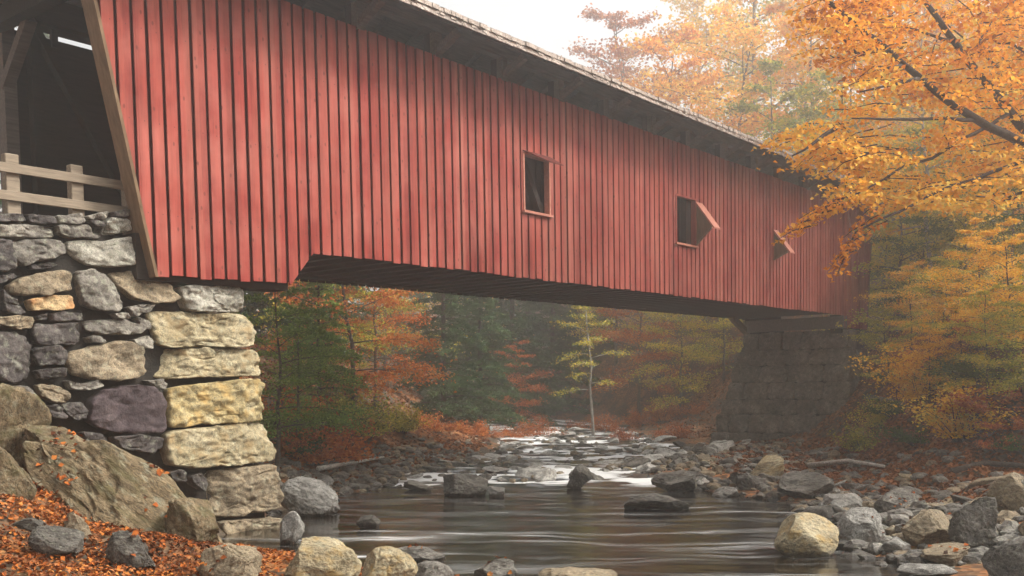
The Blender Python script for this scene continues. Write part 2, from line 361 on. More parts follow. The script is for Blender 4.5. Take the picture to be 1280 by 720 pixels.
def m_water():
    m, nt, out = newmat('dark_stream_water')
    v = coord(nt, (.32, 1.9, 1)); v2 = coord(nt, (.16, 1.25, 1), loc=(3, 7, 0))
    wv = noise(nt, coord(nt), .35, 2); 
    ad = N(nt, 'VectorMath', operation='ADD'); cx = N(nt, 'CombineXYZ'); nt.links.new(math_(nt, 'MULTIPLY', wv, 2.2), cx.inputs[1]); nt.links.new(v2, ad.inputs[0]); nt.links.new(cx.outputs[0], ad.inputs[1])
    n1 = noise(nt, v, 2.0, 5, .55); n2 = noise(nt, ad.outputs[0], 1.25, 5, .6)
    a = N(nt, 'Attribute', attribute_name='foam')
    streak = ramp(nt, [(.5, (0, 0, 0)), (.6, (.12, .12, .12)), (.68, (.4, .4, .4)), (.76, (.85, .85, .85))]); nt.links.new(n2, streak.inputs[0])
    fm = math_(nt, 'ADD', a.outputs['Fac'], math_(nt, 'MULTIPLY', math_(nt, 'SUBTRACT', n1, .5), 1.1))
    fr = ramp(nt, [(.42, (0, 0, 0)), (.75, (1, 1, 1))]); nt.links.new(fm, fr.inputs[0])
    mask = math_(nt, 'MAXIMUM', fr.outputs[0], streak.outputs[0])
    bn = noise(nt, v, 1.0, 3); br = ramp(nt, [(.35, (.004, .003, .002)), (.65, (.016, .011, .006))]); nt.links.new(bn, br.inputs[0])
    c = mixc(nt, br.outputs[0], (.82, .82, .8), mask)
    ro = math_(nt, 'ADD', .1, math_(nt, 'MULTIPLY', mask, .5))
    h = math_(nt, 'ADD', n1, n2)
    bsdf(nt, out, c, ro, h, .14, .05, .35); return m
tag(link_mesh('stream_water', me, m_water(), smooth=True), kind='structure')

# ------------------------------------------------------------------ stones for masonry
def chaikin(pts, it=1, k=.18):
    for _ in range(it):
        q = []
        for i in range(len(pts)):
            a, b = pts[i], pts[(i+1) % len(pts)]
            q += [(a[0]*(1-k)+b[0]*k, a[1]*(1-k)+b[1]*k), (a[0]*k+b[0]*(1-k), a[1]*k+b[1]*(1-k))]
        pts = q
    return pts
def stone(acc, poly, fmap, bulge=.07, back=.28, seed=0, mi=0, rough=.03, n=44):
    poly = chaikin(poly, 1, .1)
    P = np.array(poly+[poly[0]]); d = np.hypot(*(P[1:]-P[:-1]).T); cum = np.concatenate([[0], np.cumsum(d)])
    size_ = float(np.abs(P-P.mean(0)).max()); M = max(10, n//4); g = np.arange(-M, M+1); A, B = np.meshgrid(g, g); A = A.ravel().astype(float); B = B.ravel().astype(float)
    k = np.maximum(np.abs(A), np.abs(B)).astype(int); kk = np.maximum(k, 1); a_, b_ = A/kk, B/kk
    t = np.where(b_ <= -1+1e-9, (a_+1)/8, np.where(a_ >= 1-1e-9, .25+(b_+1)/8, np.where(b_ >= 1-1e-9, .5+(1-a_)/8, .75+(1-b_)/8)))*cum[-1]
    ring = np.stack([np.interp(t, cum, P[:, 0]), np.interp(t, cum, P[:, 1])], 1)
    tt = np.linspace(0, cum[-1], 64, endpoint=False); c = np.array([np.interp(tt, cum, P[:, 0]).mean(), np.interp(tt, cum, P[:, 1]).mean()])
    so_ = [.97, 1.005, 1.02, 1.02, 1.012, .998, .972]; wo_ = [-back, -.06, -.015, .35*bulge, .7*bulge, .92*bulge, bulge]
    S = np.array([.972*(i/(M-6)) if i <= M-6 else so_[M-i] for i in range(M+1)]); Wt = np.array([bulge if i <= M-6 else wo_[M-i] for i in range(M+1)])
    U = np.column_stack([c+(ring-c)*S[k][:, None], Wt[k]])
    nz = fbm(U*3.1+seed*7.7, 4, seed); nz2 = fbm(U*np.array([8, 12, 8])+seed*3.1, 4, seed+50)
    cr = np.clip(.1-np.abs(fbm(U*np.array([1.6, 3.6, 3])+seed, 3, seed+9)), 0, 1)*7
    front = np.clip((U[:, 2]+.1)*8, 0, 1)
    tilt = (U[:, 0]-c[0])*random.uniform(-.1, .1)+(U[:, 1]-c[1])*random.uniform(-.16, .05)
    fac_ = (U[:, 0]-c[0])*math.cos(seed*2.1)+(U[:, 1]-c[1])*math.sin(seed*2.1); chip = np.maximum(0, fac_-.32*size_)*-.45
    U[:, 2] += (nz*rough+nz2*rough*.6-cr*rough*.9+tilt+chip)*front
    rad = U[:, :2]-c; U[:, :2] += rad/(np.linalg.norm(rad, axis=1, keepdims=True)+1e-6)*(nz[:, None]*.024+nz2[:, None]*.02)*(front*S[k]**3)[:, None]
    b = len(acc.v); acc.v += [fmap(*u) for u in U]; W_ = 2*M+1
    for i in range(W_-1):
        for j in range(W_-1):
            acc.f.append([b+i*W_+j, b+i*W_+j+1, b+(i+1)*W_+j+1, b+(i+1)*W_+j]); acc.m.append(mi)

QUOINS = [(S_PALE, [(222,360),(236,357),(303,359),(305,390),(275,391),(232,388),(226,375)]),
 (S_TAN, [(186,391),(205,388),(240,391),(305,392),(313,402),(315,432),(290,434),(240,434),(212,434),(197,430),(190,405)]),
 (S_TAN, [(181,441),(215,436),(290,435),(316,439),(320,465),(315,470),(250,472),(205,473),(185,462)]),
 (S_YEL, [(210,486),(230,482),(322,473),(325,480),(329,525),(300,528),(255,530),(213,535),(210,510)]),
 (S_TAN, [(206,545),(215,538),(300,530),(332,528),(342,562),(340,575),(300,580),(240,585),(212,582),(206,565)]),
 (S_BROWN, [(262,590),(300,584),(340,580),(346,632),(320,640),(290,645),(272,645),(265,625)]),
 (S_BROWN, [(276,652),(320,648),(356,648),(358,675),(330,680),(285,680),(278,665)]),
 (S_BROWN, [(296,683),(340,681),(362,686),(364,706),(300,710)])]
RUB = [(3,[(-6,268),(30,268),(31,277),(-6,278)]),(3,[(33,268),(66,270),(67,279),(52,280),(35,277)]),(0,[(70,270),(100,267),(104,275),(100,280),(72,279)]),
 (0,[(106,270),(135,264),(138,270),(128,275),(110,275)]),(3,[(139,265),(161,263),(162,270),(141,271)]),
 (0,[(-6,281),(40,281),(62,284),(69,297),(40,298),(-6,296)]),(0,[(71,282),(98,280),(108,283),(115,292),(128,295),(120,298),(85,297),(72,292)]),
 (3,[(110,276),(128,277),(128,284),(118,283)]),(1,[(131,275),(138,272),(160,273),(164,289),(148,292),(131,293)]),
 (3,[(-6,300),(14,302),(15,335),(-6,338)]),(0,[(16,302),(40,300),(70,301),(80,306),(82,316),(70,322),(45,324),(30,333),(18,325)]),
 (1,[(84,302),(105,299),(130,301),(164,295),(172,331),(140,334),(110,331),(95,322),(85,312)]),(3,[(-6,346),(18,341),(27,344),(10,351),(-6,356)]),
 (3,[(35,331),(60,327),(73,331),(60,336),(38,337)]),(5,[(8,358),(25,347),(45,342),(78,338),(88,344),(90,363),(60,366),(25,369),(12,366)]),
 (0,[(95,340),(118,338),(132,346),(145,365),(155,383),(145,389),(122,387),(104,382),(98,360)]),
 (5,[(138,340),(172,338),(186,345),(205,352),(222,372),(215,378),(190,378),(165,373),(150,360)]),
 (6,[(34,375),(60,370),(90,368),(93,386),(60,388),(38,388)]),(3,[(2,362),(12,371),(28,382),(34,392),(20,394),(4,388)]),
 (7,[(-6,396),(20,396),(40,397),(40,411),(20,410),(-6,405)]),(3,[(42,396),(60,391),(58,400),(45,401)]),(3,[(64,392),(80,388),(103,392),(104,401),(66,402)]),
 (0,[(158,384),(172,382),(190,380),(186,390),(168,396)]),(0,[(140,392),(158,392),(164,399),(146,398)]),
 (3,[(44,405),(100,404),(105,425),(95,432),(45,430),(40,415)]),(0,[(107,401),(150,399),(168,404),(185,408),(170,418),(130,418),(110,414)]),
 (0,[(168,398),(184,400),(188,412),(178,410)]),(3,[(-6,412),(20,415),(36,432),(40,462),(36,474),(10,478),(-6,470)]),
 (0,[(108,421),(125,420),(131,428),(112,429)]),(0,[(165,425),(183,420),(190,428),(188,436),(170,432)]),(3,[(42,436),(70,434),(86,438),(82,456),(45,457)]),
 (2,[(90,441),(120,432),(155,425),(177,435),(179,468),(170,473),(120,475),(92,468),(86,455)]),(3,[(44,463),(78,460),(80,470),(50,474)]),
 (0,[(82,475),(100,481),(125,474),(128,482),(110,488),(88,487)]),(5,[(46,480),(74,482),(84,490),(84,503),(70,505),(52,495)]),
 (4,[(127,488),(150,482),(185,484),(200,492),(206,510),(206,533),(198,541),(165,541),(125,536),(108,525),(112,500)]),
 (0,[(180,475),(200,475),(208,480),(204,487),(190,482)]),(3,[(78,506),(98,503),(106,510),(104,522),(92,525),(82,518)]),
 (3,[(140,546),(165,545),(200,547),(200,560),(185,565),(150,560)]),(3,[(235,595),(255,590),(260,605),(254,615),(240,605)]),(0,[(-6,482),(30,482),(45,494),(20,500),(-6,500)]),
 (3,[(208,590),(230,588),(234,602),(214,604)]),(3,[(100,540),(128,542),(135,556),(108,556)]),(3,[(60,506),(76,508),(80,522),(62,522)])]
def offy(py): return .34*(1-(py-265)/400)
QMATS = [S_GREY, S_PALE, S_BROWN, S_DARK, S_PURP, S_BROWN, S_OCHRE, S_BROWN]
abut = empty('stone_abutment', mat=BM)
tag(abut, 'rough fieldstone abutment with yellowish corner blocks carrying the near end of the red bridge', 'abutment')
def smap(u, v, w):
    y0 = .34*np.clip((v-.1)/4.6, -.2, 1.02)
    return (u, y0-w, v)
def px2wall(poly): return [wallpt(x, y, offy(y)) for x, y in poly]
rub = MB()
for k, (mi, poly) in enumerate(RUB): stone(rub, px2wall(poly), smap, .08 if mi != 4 else .1, .35, k, mi, .045, 70)
# rubble continuing out of the picture to the left
z = .5; row = 0
while z < 4.55:
    h = random.uniform(.28, .55); h = min(h, 4.62-z); s = -4.5+random.uniform(0, .4)
    while s < 6.55:
        w = min(random.uniform(.4, 1.0), 6.6-s)
        if w > .15:
            j = lambda: random.uniform(-.04, .04)
            stone(rub, [(s+.03+j(), z+.02+j()), (s+w-.03+j(), z+.02+j()), (s+w-.03+j(), z+h-.03+j()), (s+w*.5, z+h-.02+j()), (s+.03+j(), z+h-.03+j())], smap, .07, .3, 100+row*40+int(s*3), random.choice([0, 3, 3, 5, 2]), .035, 26)
        s += w
    z += h; row += 1
rub.build('rubble_face', QMATS, abut, True)
for k, (m, poly) in enumerate(QUOINS):
    q = MB(); stone(q, px2wall(poly), smap, .1, .7, 200+k, 0, .05, 110); q.build('corner_stone', m, abut, True)
# river side of the near abutment
def xr_at(z): return 10.85+np.clip(3.97-z, 0, 5)*.125
ret = MB(); z = -.4; row = 0
while z < 3.9:
    h = min(random.uniform(.38, .55), 3.98-z); y = .75
    while y < 4.3:
        w = min(random.uniform(.6, 1.2), 4.35-y)
        if w > .2: stone(ret, [(y+.02, z+.02), (y+w-.02, z+.02), (y+w-.02, z+h-.02), (y+.02, z+h-.02)], lambda u, v, w_: (xr_at(v)-.1+w_, u, v), .07, .3, 300+row*9+int(y*3), random.choice([1, 0, 5]), .03, 26)
        y += w
    z += h; row += 1
ret.build('river_side_face', QMATS, abut, True)
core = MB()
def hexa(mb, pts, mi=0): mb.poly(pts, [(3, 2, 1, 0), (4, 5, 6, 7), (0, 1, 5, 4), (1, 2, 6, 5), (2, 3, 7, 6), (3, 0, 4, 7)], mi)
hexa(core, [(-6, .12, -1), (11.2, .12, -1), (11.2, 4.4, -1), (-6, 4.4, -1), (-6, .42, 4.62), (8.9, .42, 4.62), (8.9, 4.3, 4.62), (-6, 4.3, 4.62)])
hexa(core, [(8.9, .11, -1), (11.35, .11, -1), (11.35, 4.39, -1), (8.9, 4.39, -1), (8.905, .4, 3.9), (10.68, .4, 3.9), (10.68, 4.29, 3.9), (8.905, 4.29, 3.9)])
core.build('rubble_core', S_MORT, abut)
cap = MB(); stone(cap, [(8.9, 0), (10.8, 0), (10.8, 3.8), (8.9, 3.8)], lambda u, v, w: (u, v+.4, 3.92+w*.4), .04, .2, 5, 0, .02); cap.build('bearing_top', S_GREY, abut, True)
# approach road on the embankment
rd = MB(); rd.box(-30, 8.9, .75, 4.0, 4.64, 4.70)
o = rd.build('road', m_stone('packed_gravel_road', (.16, .13, .1), (.24, .2, .16), (.33, .29, .24), 3)); o.matrix_world = BM; tag(o, kind='structure')

# ------------------------------------------------------------------ covered bridge
br = empty('covered_bridge', mat=BM)
tag(br, 'long red covered bridge with vertical board siding and shingled roof spanning the rocky stream', 'covered bridge')
ZT = 9.03
LOW = [(8.09, 9.03), (8.30, 8.04), (8.93, 5.04), (9.15, 3.99), (11.84, 4.04), (12.38, 4.64), (39.40, 4.62), (39.41, 4.14), (42.0, 4.14), (42.62, 9.03)]
LX = [p[0] for p in LOW]; LZ = [p[1] for p in LOW]
def zlow(s): return float(np.interp(s, LX, LZ))
WINS = [(18.75, 19.77, 6.2, 7.5), (25.93, 27.12, 6.16, 7.52), (32.75, 33.6, 6.2, 7.3)]
def panel(mb, s0, s1, y0, y1, dz=0.0, wins=WINS[:2], low=zlow, knots=LX, top=ZT):
    br_ = sorted({s0, s1, *[k for k in knots if s0+1e-4 < k < s1-1e-4], *[e for w in wins for e in w[:2] if s0 < e < s1]})
    for a, b in zip(br_[:-1], br_[1:]):
        m = (a+b)/2; la, lb = low(a+1e-4)+dz, low(b-1e-4)+dz
        w = [w for w in wins if w[0] < m < w[1]]
        if not w:
            if min(la, lb) < top-.01: mb.prism([(a, la), (b, lb), (b, top), (a, top)], y0, y1)
        else:
            w = w[0]; mb.prism([(a, la), (b, lb), (b, w[2]), (a, w[2])], y0, y1); mb.prism([(a, w[3]), (b, w[3]), (b, top), (a, top)], y0, y1)
sd = MB(); bs = 8.1; k = 0
while bs < 42.6:
    g = .056+random.uniform(-.006, .006); e = min(bs+PITCHB-g, 42.6)
    yo = random.uniform(-.006, .006)
    panel(sd, bs+random.uniform(0, .006), e, -.02+yo, .008, random.uniform(-.018, .018))
    bs += PITCHB; k += 1
sd.build('siding', RED, br, bevel=.004)
bk = MB(); panel(bk, 8.14, 42.55, .05, .075, .03); bk.build('siding_backing', BACKING, br)
# far side wall: boards on its outside, a slit of daylight under the roof
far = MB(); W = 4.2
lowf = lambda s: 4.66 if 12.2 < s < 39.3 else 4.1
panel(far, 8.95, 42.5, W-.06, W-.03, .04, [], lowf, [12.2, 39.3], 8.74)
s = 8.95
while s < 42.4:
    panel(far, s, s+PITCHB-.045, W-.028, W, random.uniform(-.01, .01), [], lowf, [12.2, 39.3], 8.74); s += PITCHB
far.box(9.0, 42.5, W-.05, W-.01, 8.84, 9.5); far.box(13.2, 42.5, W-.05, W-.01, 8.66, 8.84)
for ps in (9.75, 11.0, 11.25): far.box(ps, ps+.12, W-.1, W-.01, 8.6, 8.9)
far.build('far_siding', SHADEWOOD, br)
# portal edge boards
for (pts, dep) in ((((8.09, 9.03), (8.30, 8.04), (8.935, 5.02)), .3), (((8.92, 5.06), (9.16, 3.97)), .5)):
    t = MB()
    for a, b in zip(pts[:-1], pts[1:]):
        t.prism([(a[0]-.05, a[1]), (b[0]-.05, b[1]), (b[0]+.004, b[1]), (a[0]+.004, a[1])], -.035, dep)
    t.build('portal_edge_board', TRIMWOOD, br)
t = MB(); t.prism([(42.6, 9.03), (41.98, 4.1), (42.05, 4.1), (42.68, 9.03)], -.03, .3); t.build('portal_edge_board', TRIMWOOD, br)
# far portal post and header
p = MB(); p.box(8.72, 8.95, W-.32, W-.02, 4.7, 9.3); p.build('portal_post', SOFFIT, br)
p = MB(); p.box(8.5, 8.75, .05, W-.05, 8.55, 8.85); p.build('portal_header', SHADEWOOD, br)
p = MB(); p.bar((8.8, W-.2, 7.6), (8.8, W-1.2, 8.6), .16, .2, up=(1, 0, 0)); p.build('knee_brace', SOFFIT, br)
# floor
fl = MB(); fl.box(8.9, 42.4, .1, W-.1, 4.98, 5.05); fl.build('deck', SHADEWOOD, br)
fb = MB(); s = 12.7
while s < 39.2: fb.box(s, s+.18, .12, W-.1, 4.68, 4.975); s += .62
fb.build('floor_joists', SHADEWOOD, br)
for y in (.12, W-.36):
    c = MB(); c.box(9.2, 42.2, y-.015, y+.22, 4.70, 4.96); c.build('bottom_chord', SHADEWOOD, br)
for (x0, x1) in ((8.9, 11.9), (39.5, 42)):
    c = MB(); c.box(x0, x1, .15, .6, 3.93, 4.66); c.box(x0, x1, W-.6, W-.15, 4.05, 4.66); c.build('bolster', SHADEWOOD, br)
# trusses inside
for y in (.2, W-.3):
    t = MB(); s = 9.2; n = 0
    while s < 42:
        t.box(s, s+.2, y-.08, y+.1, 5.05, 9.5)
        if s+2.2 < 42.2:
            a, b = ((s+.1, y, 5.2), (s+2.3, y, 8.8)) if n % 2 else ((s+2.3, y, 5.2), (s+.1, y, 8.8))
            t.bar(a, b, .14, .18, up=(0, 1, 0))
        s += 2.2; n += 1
    t.box(8.6, 42.4, y-.1, y+.12, 8.9, 9.02); t.build('truss', SHADEWOOD, br)
# roof
EY, EZ, PIT = -1.1, 9.33, math.tan(R(27)); RY = W/2; RZ = EZ+(RY-EY)*PIT
def rz(y): return EZ+(y-EY)*PIT if y <= RY else EZ+(2*RY-EY-y)*PIT
X0, X1 = 7.3, 43.3
rf = MB()
for sgn in (0, 1):
    f_ = (lambda y: y) if not sgn else (lambda y: 2*RY-y)
    P = [(X0, f_(EY), EZ), (X1, f_(EY), EZ), (X1, RY, RZ), (X0, RY, RZ)]
    hexa(rf, P+[(a, b, c+.06) for a, b, c in P])
rf.build('roof_deck', SOFFIT, br)
sh = MB(); course = 0
for sgn in (0, 1):
    f_ = (lambda y: y) if not sgn else (lambda y: 2*RY-y)
    y = EY-.05; k = 0
    while y < RY-.05:
        y2 = min(y+.42, RY); z1 = EZ+(y-EY)*PIT; z2 = EZ+(y2-EY)*PIT
        if k < 3:       # split into single shingles at the eave, coarser higher up
            x = X0-.06
            while x < X1+.06:
                w = random.uniform(.1, .2); j = random.uniform(-.025, .015); t = random.uniform(.02, .04)
                P = [(x, f_(y+j), z1+.066), (x+w-.006, f_(y+j), z1+.066), (x+w-.006, f_(y2), z2+.066), (x, f_(y2), z2+.066)]
                hexa(sh, P+[(P[0][0], P[0][1], P[0][2]+.05+t), (P[1][0], P[1][1], P[1][2]+.05+t), (P[2][0], P[2][1], P[2][2]+.02), (P[3][0], P[3][1], P[3][2]+.02)]); x += w
        else:
            P = [(X0-.06, f_(y), z1+.066), (X1+.06, f_(y), z1+.066), (X1+.06, f_(y2), z2+.066), (X0-.06, f_(y2), z2+.066)]
            hexa(sh, P+[(P[0][0], P[0][1], P[0][2]+.07), (P[1][0], P[1][1], P[1][2]+.07), (P[2][0], P[2][1], P[2][2]+.02), (P[3][0], P[3][1], P[3][2]+.02)])
        y += .21; k += 1
    # starter courses under the eave edge
    for lz in (0, 1, 2):
        x = X0
        while x < X1:
            w = random.uniform(.1, .2); j = random.uniform(0, .03)
            a = f_(EY-.045+j+lz*.004); b = f_(EY-.002)
            sh.box(x, x+w-.006, min(a, b), max(a, b), EZ-.06+lz*.043, EZ-.02+lz*.043); x += w
sh.build('shingles', SHINGLE, br)
pl = MB()
for (y0, y1) in ((-.06, .14), (W-.14, W+.06)): pl.box(7.5, 43.1, y0, y1, 9.5, 9.8)
pl.build('wall_plate', SOFFIT, br)
s = 8.15
while s < 43:
    r_ = MB()
    for sgn in (0, 1):
        f_ = (lambda y: y) if not sgn else (lambda y: 2*RY-y)
        P = [(s, f_(EY+.12), rz(EY+.12)-.08), (s+.16, f_(EY+.12), rz(EY+.12)-.08), (s+.16, RY, RZ-.2), (s, RY, RZ-.2)]
        hexa(r_, P+[(s, f_(EY+.12), rz(EY+.12)-.004), (s+.16, f_(EY+.12), rz(EY+.12)-.004), (s+.16, RY, RZ-.004), (s, RY, RZ-.004)])
    r_.build('rafter', SOFFIT, br); s += 2.2/2
s = 9.2
while s < 42.5:
    t = MB(); t.box(s, s+.2, -.04, .12, 9.0, 9.5); t.bar((s+.1, .0, 9.12), (s+.1, -.62, 9.42), .14, .14, up=(1, 0, 0)); t.build('eave_bracket', SOFFIT, br); s += 2.2
for xg in (X0+.35, X1-.35):
    g = MB(); g.poly([(xg, EY+.3, rz(EY+.3)-.02), (xg, RY, RZ-.02), (xg, 2*RY-EY-.3, rz(EY+.3)-.02), (xg, W+.02, 9.1), (xg, -.02, 9.1)]+[(xg+.05, EY+.3, rz(EY+.3)-.02), (xg+.05, RY, RZ-.02), (xg+.05, 2*RY-EY-.3, rz(EY+.3)-.02), (xg+.05, W+.02, 9.1), (xg+.05, -.02, 9.1)],
        [(0, 1, 2, 3, 4), (9, 8, 7, 6, 5), (0, 5, 6, 1), (1, 6, 7, 2), (2, 7, 8, 3), (3, 8, 9, 4), (4, 9, 5, 0)])
    g.build('gable', RED, br)
# windows
for k, (a, b, z0, z1) in enumerate(WINS):
    w = MB()
    if k < 2: w.box(a-.02, a+.03, -.04, .12, z0, z1); w.box(b-.03, b+.02, -.04, .12, z0, z1); w.box(a+.031, b-.031, -.04, .12, z1-.02, z1+.03)
    else: w.box(a-.14, a-.1, -.05, -.015, z0, z1)
    wf = w.build('window', RED if k else PALEPINK, br)
    if k < 2: s_ = MB(); s_.box(a-.06, b+.06, -.09, .1, z0-.06, z0-.003); s_.build('sill', PALEPINK, wf)
    hd = MB()
    if k == 0:
        yo, zo = -.42, z1-.19
        pts = [(a-.03, -.03, z1+.05), (b+.03, -.03, z1+.05), (b+.03, yo, zo), (a+.55, yo, zo)]
        hexa(hd, [pts[3], pts[2], pts[1], pts[0]]+[(x, y, z+.03) for x, y, z in (pts[3], pts[2], pts[1], pts[0])])
        hd.build('hood', BACKING, wf)
    else:
        a2 = b if k == 1 else a-.1; b2 = a2+.42
        hexa(hd, [(a2, -.62, z1-.9), (b2, -.62, z1-.9), (b2, -.03, z1-.12), (a2, -.03, z1-.12), (a2, -.62, z1-.85), (b2, -.62, z1-.85), (b2, -.03, z1-.05), (a2, -.03, z1-.05)])
        hd.build('hood', PALEPINK, wf)
        ck = MB(); ck.prism([(0, 0), (0, 0), (0, 0)], 0, 0) if False else None
        ck.poly([(a2+.02, -.03, z1-.14), (a2+.02, -.55, z1-.84), (a2+.02, -.03, z0+.05), (a2+.05, -.03, z1-.14), (a2+.05, -.55, z1-.84), (a2+.05, -.03, z0+.05)],
                [(0, 1, 2), (5, 4, 3), (0, 3, 4, 1), (1, 4, 5, 2), (2, 5, 3, 0)])
        ck.build('hood_cheek', TRIMWOOD, wf)
        st = MB(); st.bar((a2-.02, -.05, z0+.02), (a2-.02, -.56, z1-.86), .05, .06, up=(1, 0, 0)); st.build('brace', FENCEWOOD, wf)

# ------------------------------------------------------------------ far pier
pier = empty('stone_pier', mat=BM)
tag(pier, 'dark block stone pier under the far end of the bridge with battered sides', 'pier')
PZ0, PZ1 = -1.6, 4.1
def lean(z): return (PZ1-z)*.17
pf = MB(); z = PZ0; row = 0
while z < PZ1-.05:
    h = min(random.uniform(.6, .85), PZ1-z)
    if PZ1-z-h < .3: h = PZ1-z
    lo, hi = -.05-lean(z+h/2)*.6, W+.1+lean(z+h/2)*1.75; y = lo
    while y < hi-.05:
        w = min(random.uniform(.8, 1.6), hi-y); w = hi-y if hi-y-w < .35 else w
        stone(pf, [(y+.012, z+.012), (y+w-.012, z+.012), (y+w-.012, z+h-.012), (y+.012, z+h-.012)], lambda u, v, w_: (39.7-lean(v)*.9-w_, u, v), .07, .5, 500+row*9+int(y*3), 0, .035, 40)
        y += w
    for side in (0, 1):
        x = 39.75-lean(z+h/2)*.9
        while x < 44:
            w = random.uniform(.8, 1.4)
            fm = (lambda u, v, w_: (u, -lean(v)*.6-w_, v)) if side == 0 else (lambda u, v, w_: (u, W+.05+lean(v)*1.75+w_, v))
            stone(pf, [(x, z+.012), (x+w-.025, z+.012), (x+w-.025, z+h-.012), (x, z+h-.012)], fm, .05, .4, 700+row*13+int(x), 0, .03, 26)
            x += w
    z += h; row += 1
pf.build('stone_courses', [S_PIER, S_BROWN], pier, True)
c = MB(); hexa(c, [(39.15, -.4, PZ0), (44, -.4, PZ0), (44, 5.7, PZ0), (39.15, 5.7, PZ0), (39.9, .15, PZ1-.03), (44, .15, PZ1-.03), (44, 4.1, PZ1-.03), (39.9, 4.1, PZ1-.03)]); c.build('rubble_core', S_MORT, pier)
c = MB(); c.box(39.3, 39.7, -.02, W+.05, 4.12, 4.6); c.build('bearing_timber', SOFFIT, pier)
c = MB(); c.bar((39.5, W+.0, 4.15), (37.9, W-.1, 4.72), .22, .22, up=(0, 1, 0)); c.build('strut', TRIMWOOD, pier)
# fence on the near approach
def wp(px, py, off):
    s_, z_ = wallpt(px, py, off); return s_, z_
fence = empty('wooden_fence', mat=BM); tag(fence, 'weathered post and rail fence along the road above the fieldstone wall', 'fence')
fo = .62
for px_, top in ((12, 193), (93, 207), (-75, 180), (160, 217)):
    s_, zt = wp(px_, top, fo); q = MB(); q.box(s_-.1, s_+.1, fo-.07, fo+.07, 4.6, zt); q.build('post', FENCEWOOD, fence, bevel=.01)
for (pa, pb) in (((0, 208), (150, 234)), ((0, 243), (150, 262))):
    a = wp(*pa, fo-.1); zz = a[1]
    b = wp(*pb, fo-.1)
    d = ((b[0]-a[0]), (b[1]-a[1])); q = MB()
    q.bar((a[0]-3*d[0], fo-.1, a[1]+.0), (b[0]+1.2, fo-.1, a[1]), .05, .14); q.build('rail', FENCEWOOD, fence, bevel=.006)

# ------------------------------------------------------------------ rocks
def rock_mesh(name, seed, sub=5, planes=9, rough=.05, sc3=(1, 1, .7), hmin=.5, hmax=.85):
    bm = bmesh.new(); bmesh.ops.create_icosphere(bm, subdivisions=sub, radius=1)
    me = bpy.data.meshes.new(name); bm.to_mesh(me); bm.free()
    n = len(me.vertices); v = np.zeros(n*3); me.vertices.foreach_get('co', v); v = v.reshape(-1, 3)
    rg = np.random.default_rng(seed); nn = v.copy()
    for _ in range(planes):
        d = rg.normal(size=3); d /= np.linalg.norm(d); h = rg.uniform(hmin, hmax)
        ex = v@d-h; k = ex > 0; v[k] -= np.outer(ex[k]*.93, d)
    v += nn*(fbm(nn*1.6+seed, 4, seed)*rough+np.abs(fbm(nn*4.5+seed, 3, seed+9))[:, None].ravel()*-rough*.35)[:, None]
    v += nn*((fbm(nn*13+seed, 3, seed+3)*.16-np.clip(.1-np.abs(fbm(nn*2.3+seed*2, 3, seed+7)), 0, 1)*4.5)*rough)[:, None]
    v *= np.array(sc3); me.vertices.foreach_set('co', v.ravel()); me.update()
    me.polygons.foreach_set('use_smooth', [True]*len(me.polygons))
    return me
PROTO = []
for k in range(14):
    s3 = [(1, .8, .62), (1, .7, .45), (1, .9, .75), (1, .65, .35), (1.05, .85, .55)][k % 5]
    PROTO.append(rock_mesh('rock', 40+k, 4 if k > 9 else 5, 16, .1, s3, .34, .75))
MATV = {}
def put_rock(me, mat, loc, scale, rot, name='rock'):
    key = (me.name, mat.name)
    if key not in MATV:
        m2 = me.copy(); m2.materials.clear(); m2.materials.append(mat); MATV[key] = m2
    o = bpy.data.objects.new(name, MATV[key]); COL.objects.link(o)
    o.location = loc; o.scale = scale; o.rotation_euler = rot
    return o
HERO = []   # (x, y, radius) keeps scatter clear
def hero(px0, px1, top, base, mat, label, seed, depth=.8, tilt=(0, 0), rz_=0, planes=13, rough=.085, Y=None, sub=6, sink=.22, hmin=.42, cat='boulder', zb=None):
    cx = (px0+px1)/2
    if Y is None: Pb = hit(cx, base)
    else: Pb = at(cx, base, Y)
    Yc = Pb.y; sx = (px1-px0)/2*Yc/F/math.cos(rz_)/.93; hgt = (base-top)*Yc/F
    sy = sx*depth; c = Pb+Vector((0, sy*.55, 0))
    sx *= (c.y/Yc); 
    sz = hgt/(1.55-sink)*1.02
    me = rock_mesh('boulder', seed, sub, planes, rough, (1, 1, 1), hmin, .85)
    me.materials.append(mat)
    o = bpy.data.objects.new('boulder', me); COL.objects.link(o)
    c.x = (cx-640)/F*c.y
    o.location = (c.x, c.y, Pb.z+sz*(.72-sink)); o.scale = (sx, sy, sz); o.rotation_euler = (tilt[0], tilt[1], rz_)
    tag(o, label, cat); HERO.append((c.x, c.y, max(sx, sy)))
    return o
# left bank
def block(px, py, Y, sx, sy, sz, ry, mat, label, seed, planes=10, rough=.08, rx=0, hmin=.5):
    me = rock_mesh('boulder', seed, 6, planes, rough, (1, 1, 1), hmin, .88); me.materials.append(mat)
    o = bpy.data.objects.new('boulder', me); COL.objects.link(o); o.location = at(px, py, Y)
    k = Y/F; o.scale = (sx*k, sy, sz*k); o.rotation_euler = (rx, R(ry), 0); tag(o, label, 'boulder'); HERO.append((o.location.x, o.location.y, max(sx*k, sy))); return o
block(168, 642, 12.6, 160, .8, 62, 37, R_MOSS, 'huge tan sloping boulder leaning against the foot of the fieldstone abutment', 61)
block(70, 570, 13.0, 56, .6, 42, 40, R_MOSS, 'tan boulder crest with leaves just above the huge sloping boulder', 62)
block(238, 664, 12.2, 56, .5, 42, 42, R_MOSS, 'rounded lower shoulder of rock beside the lowest corner stones', 63)
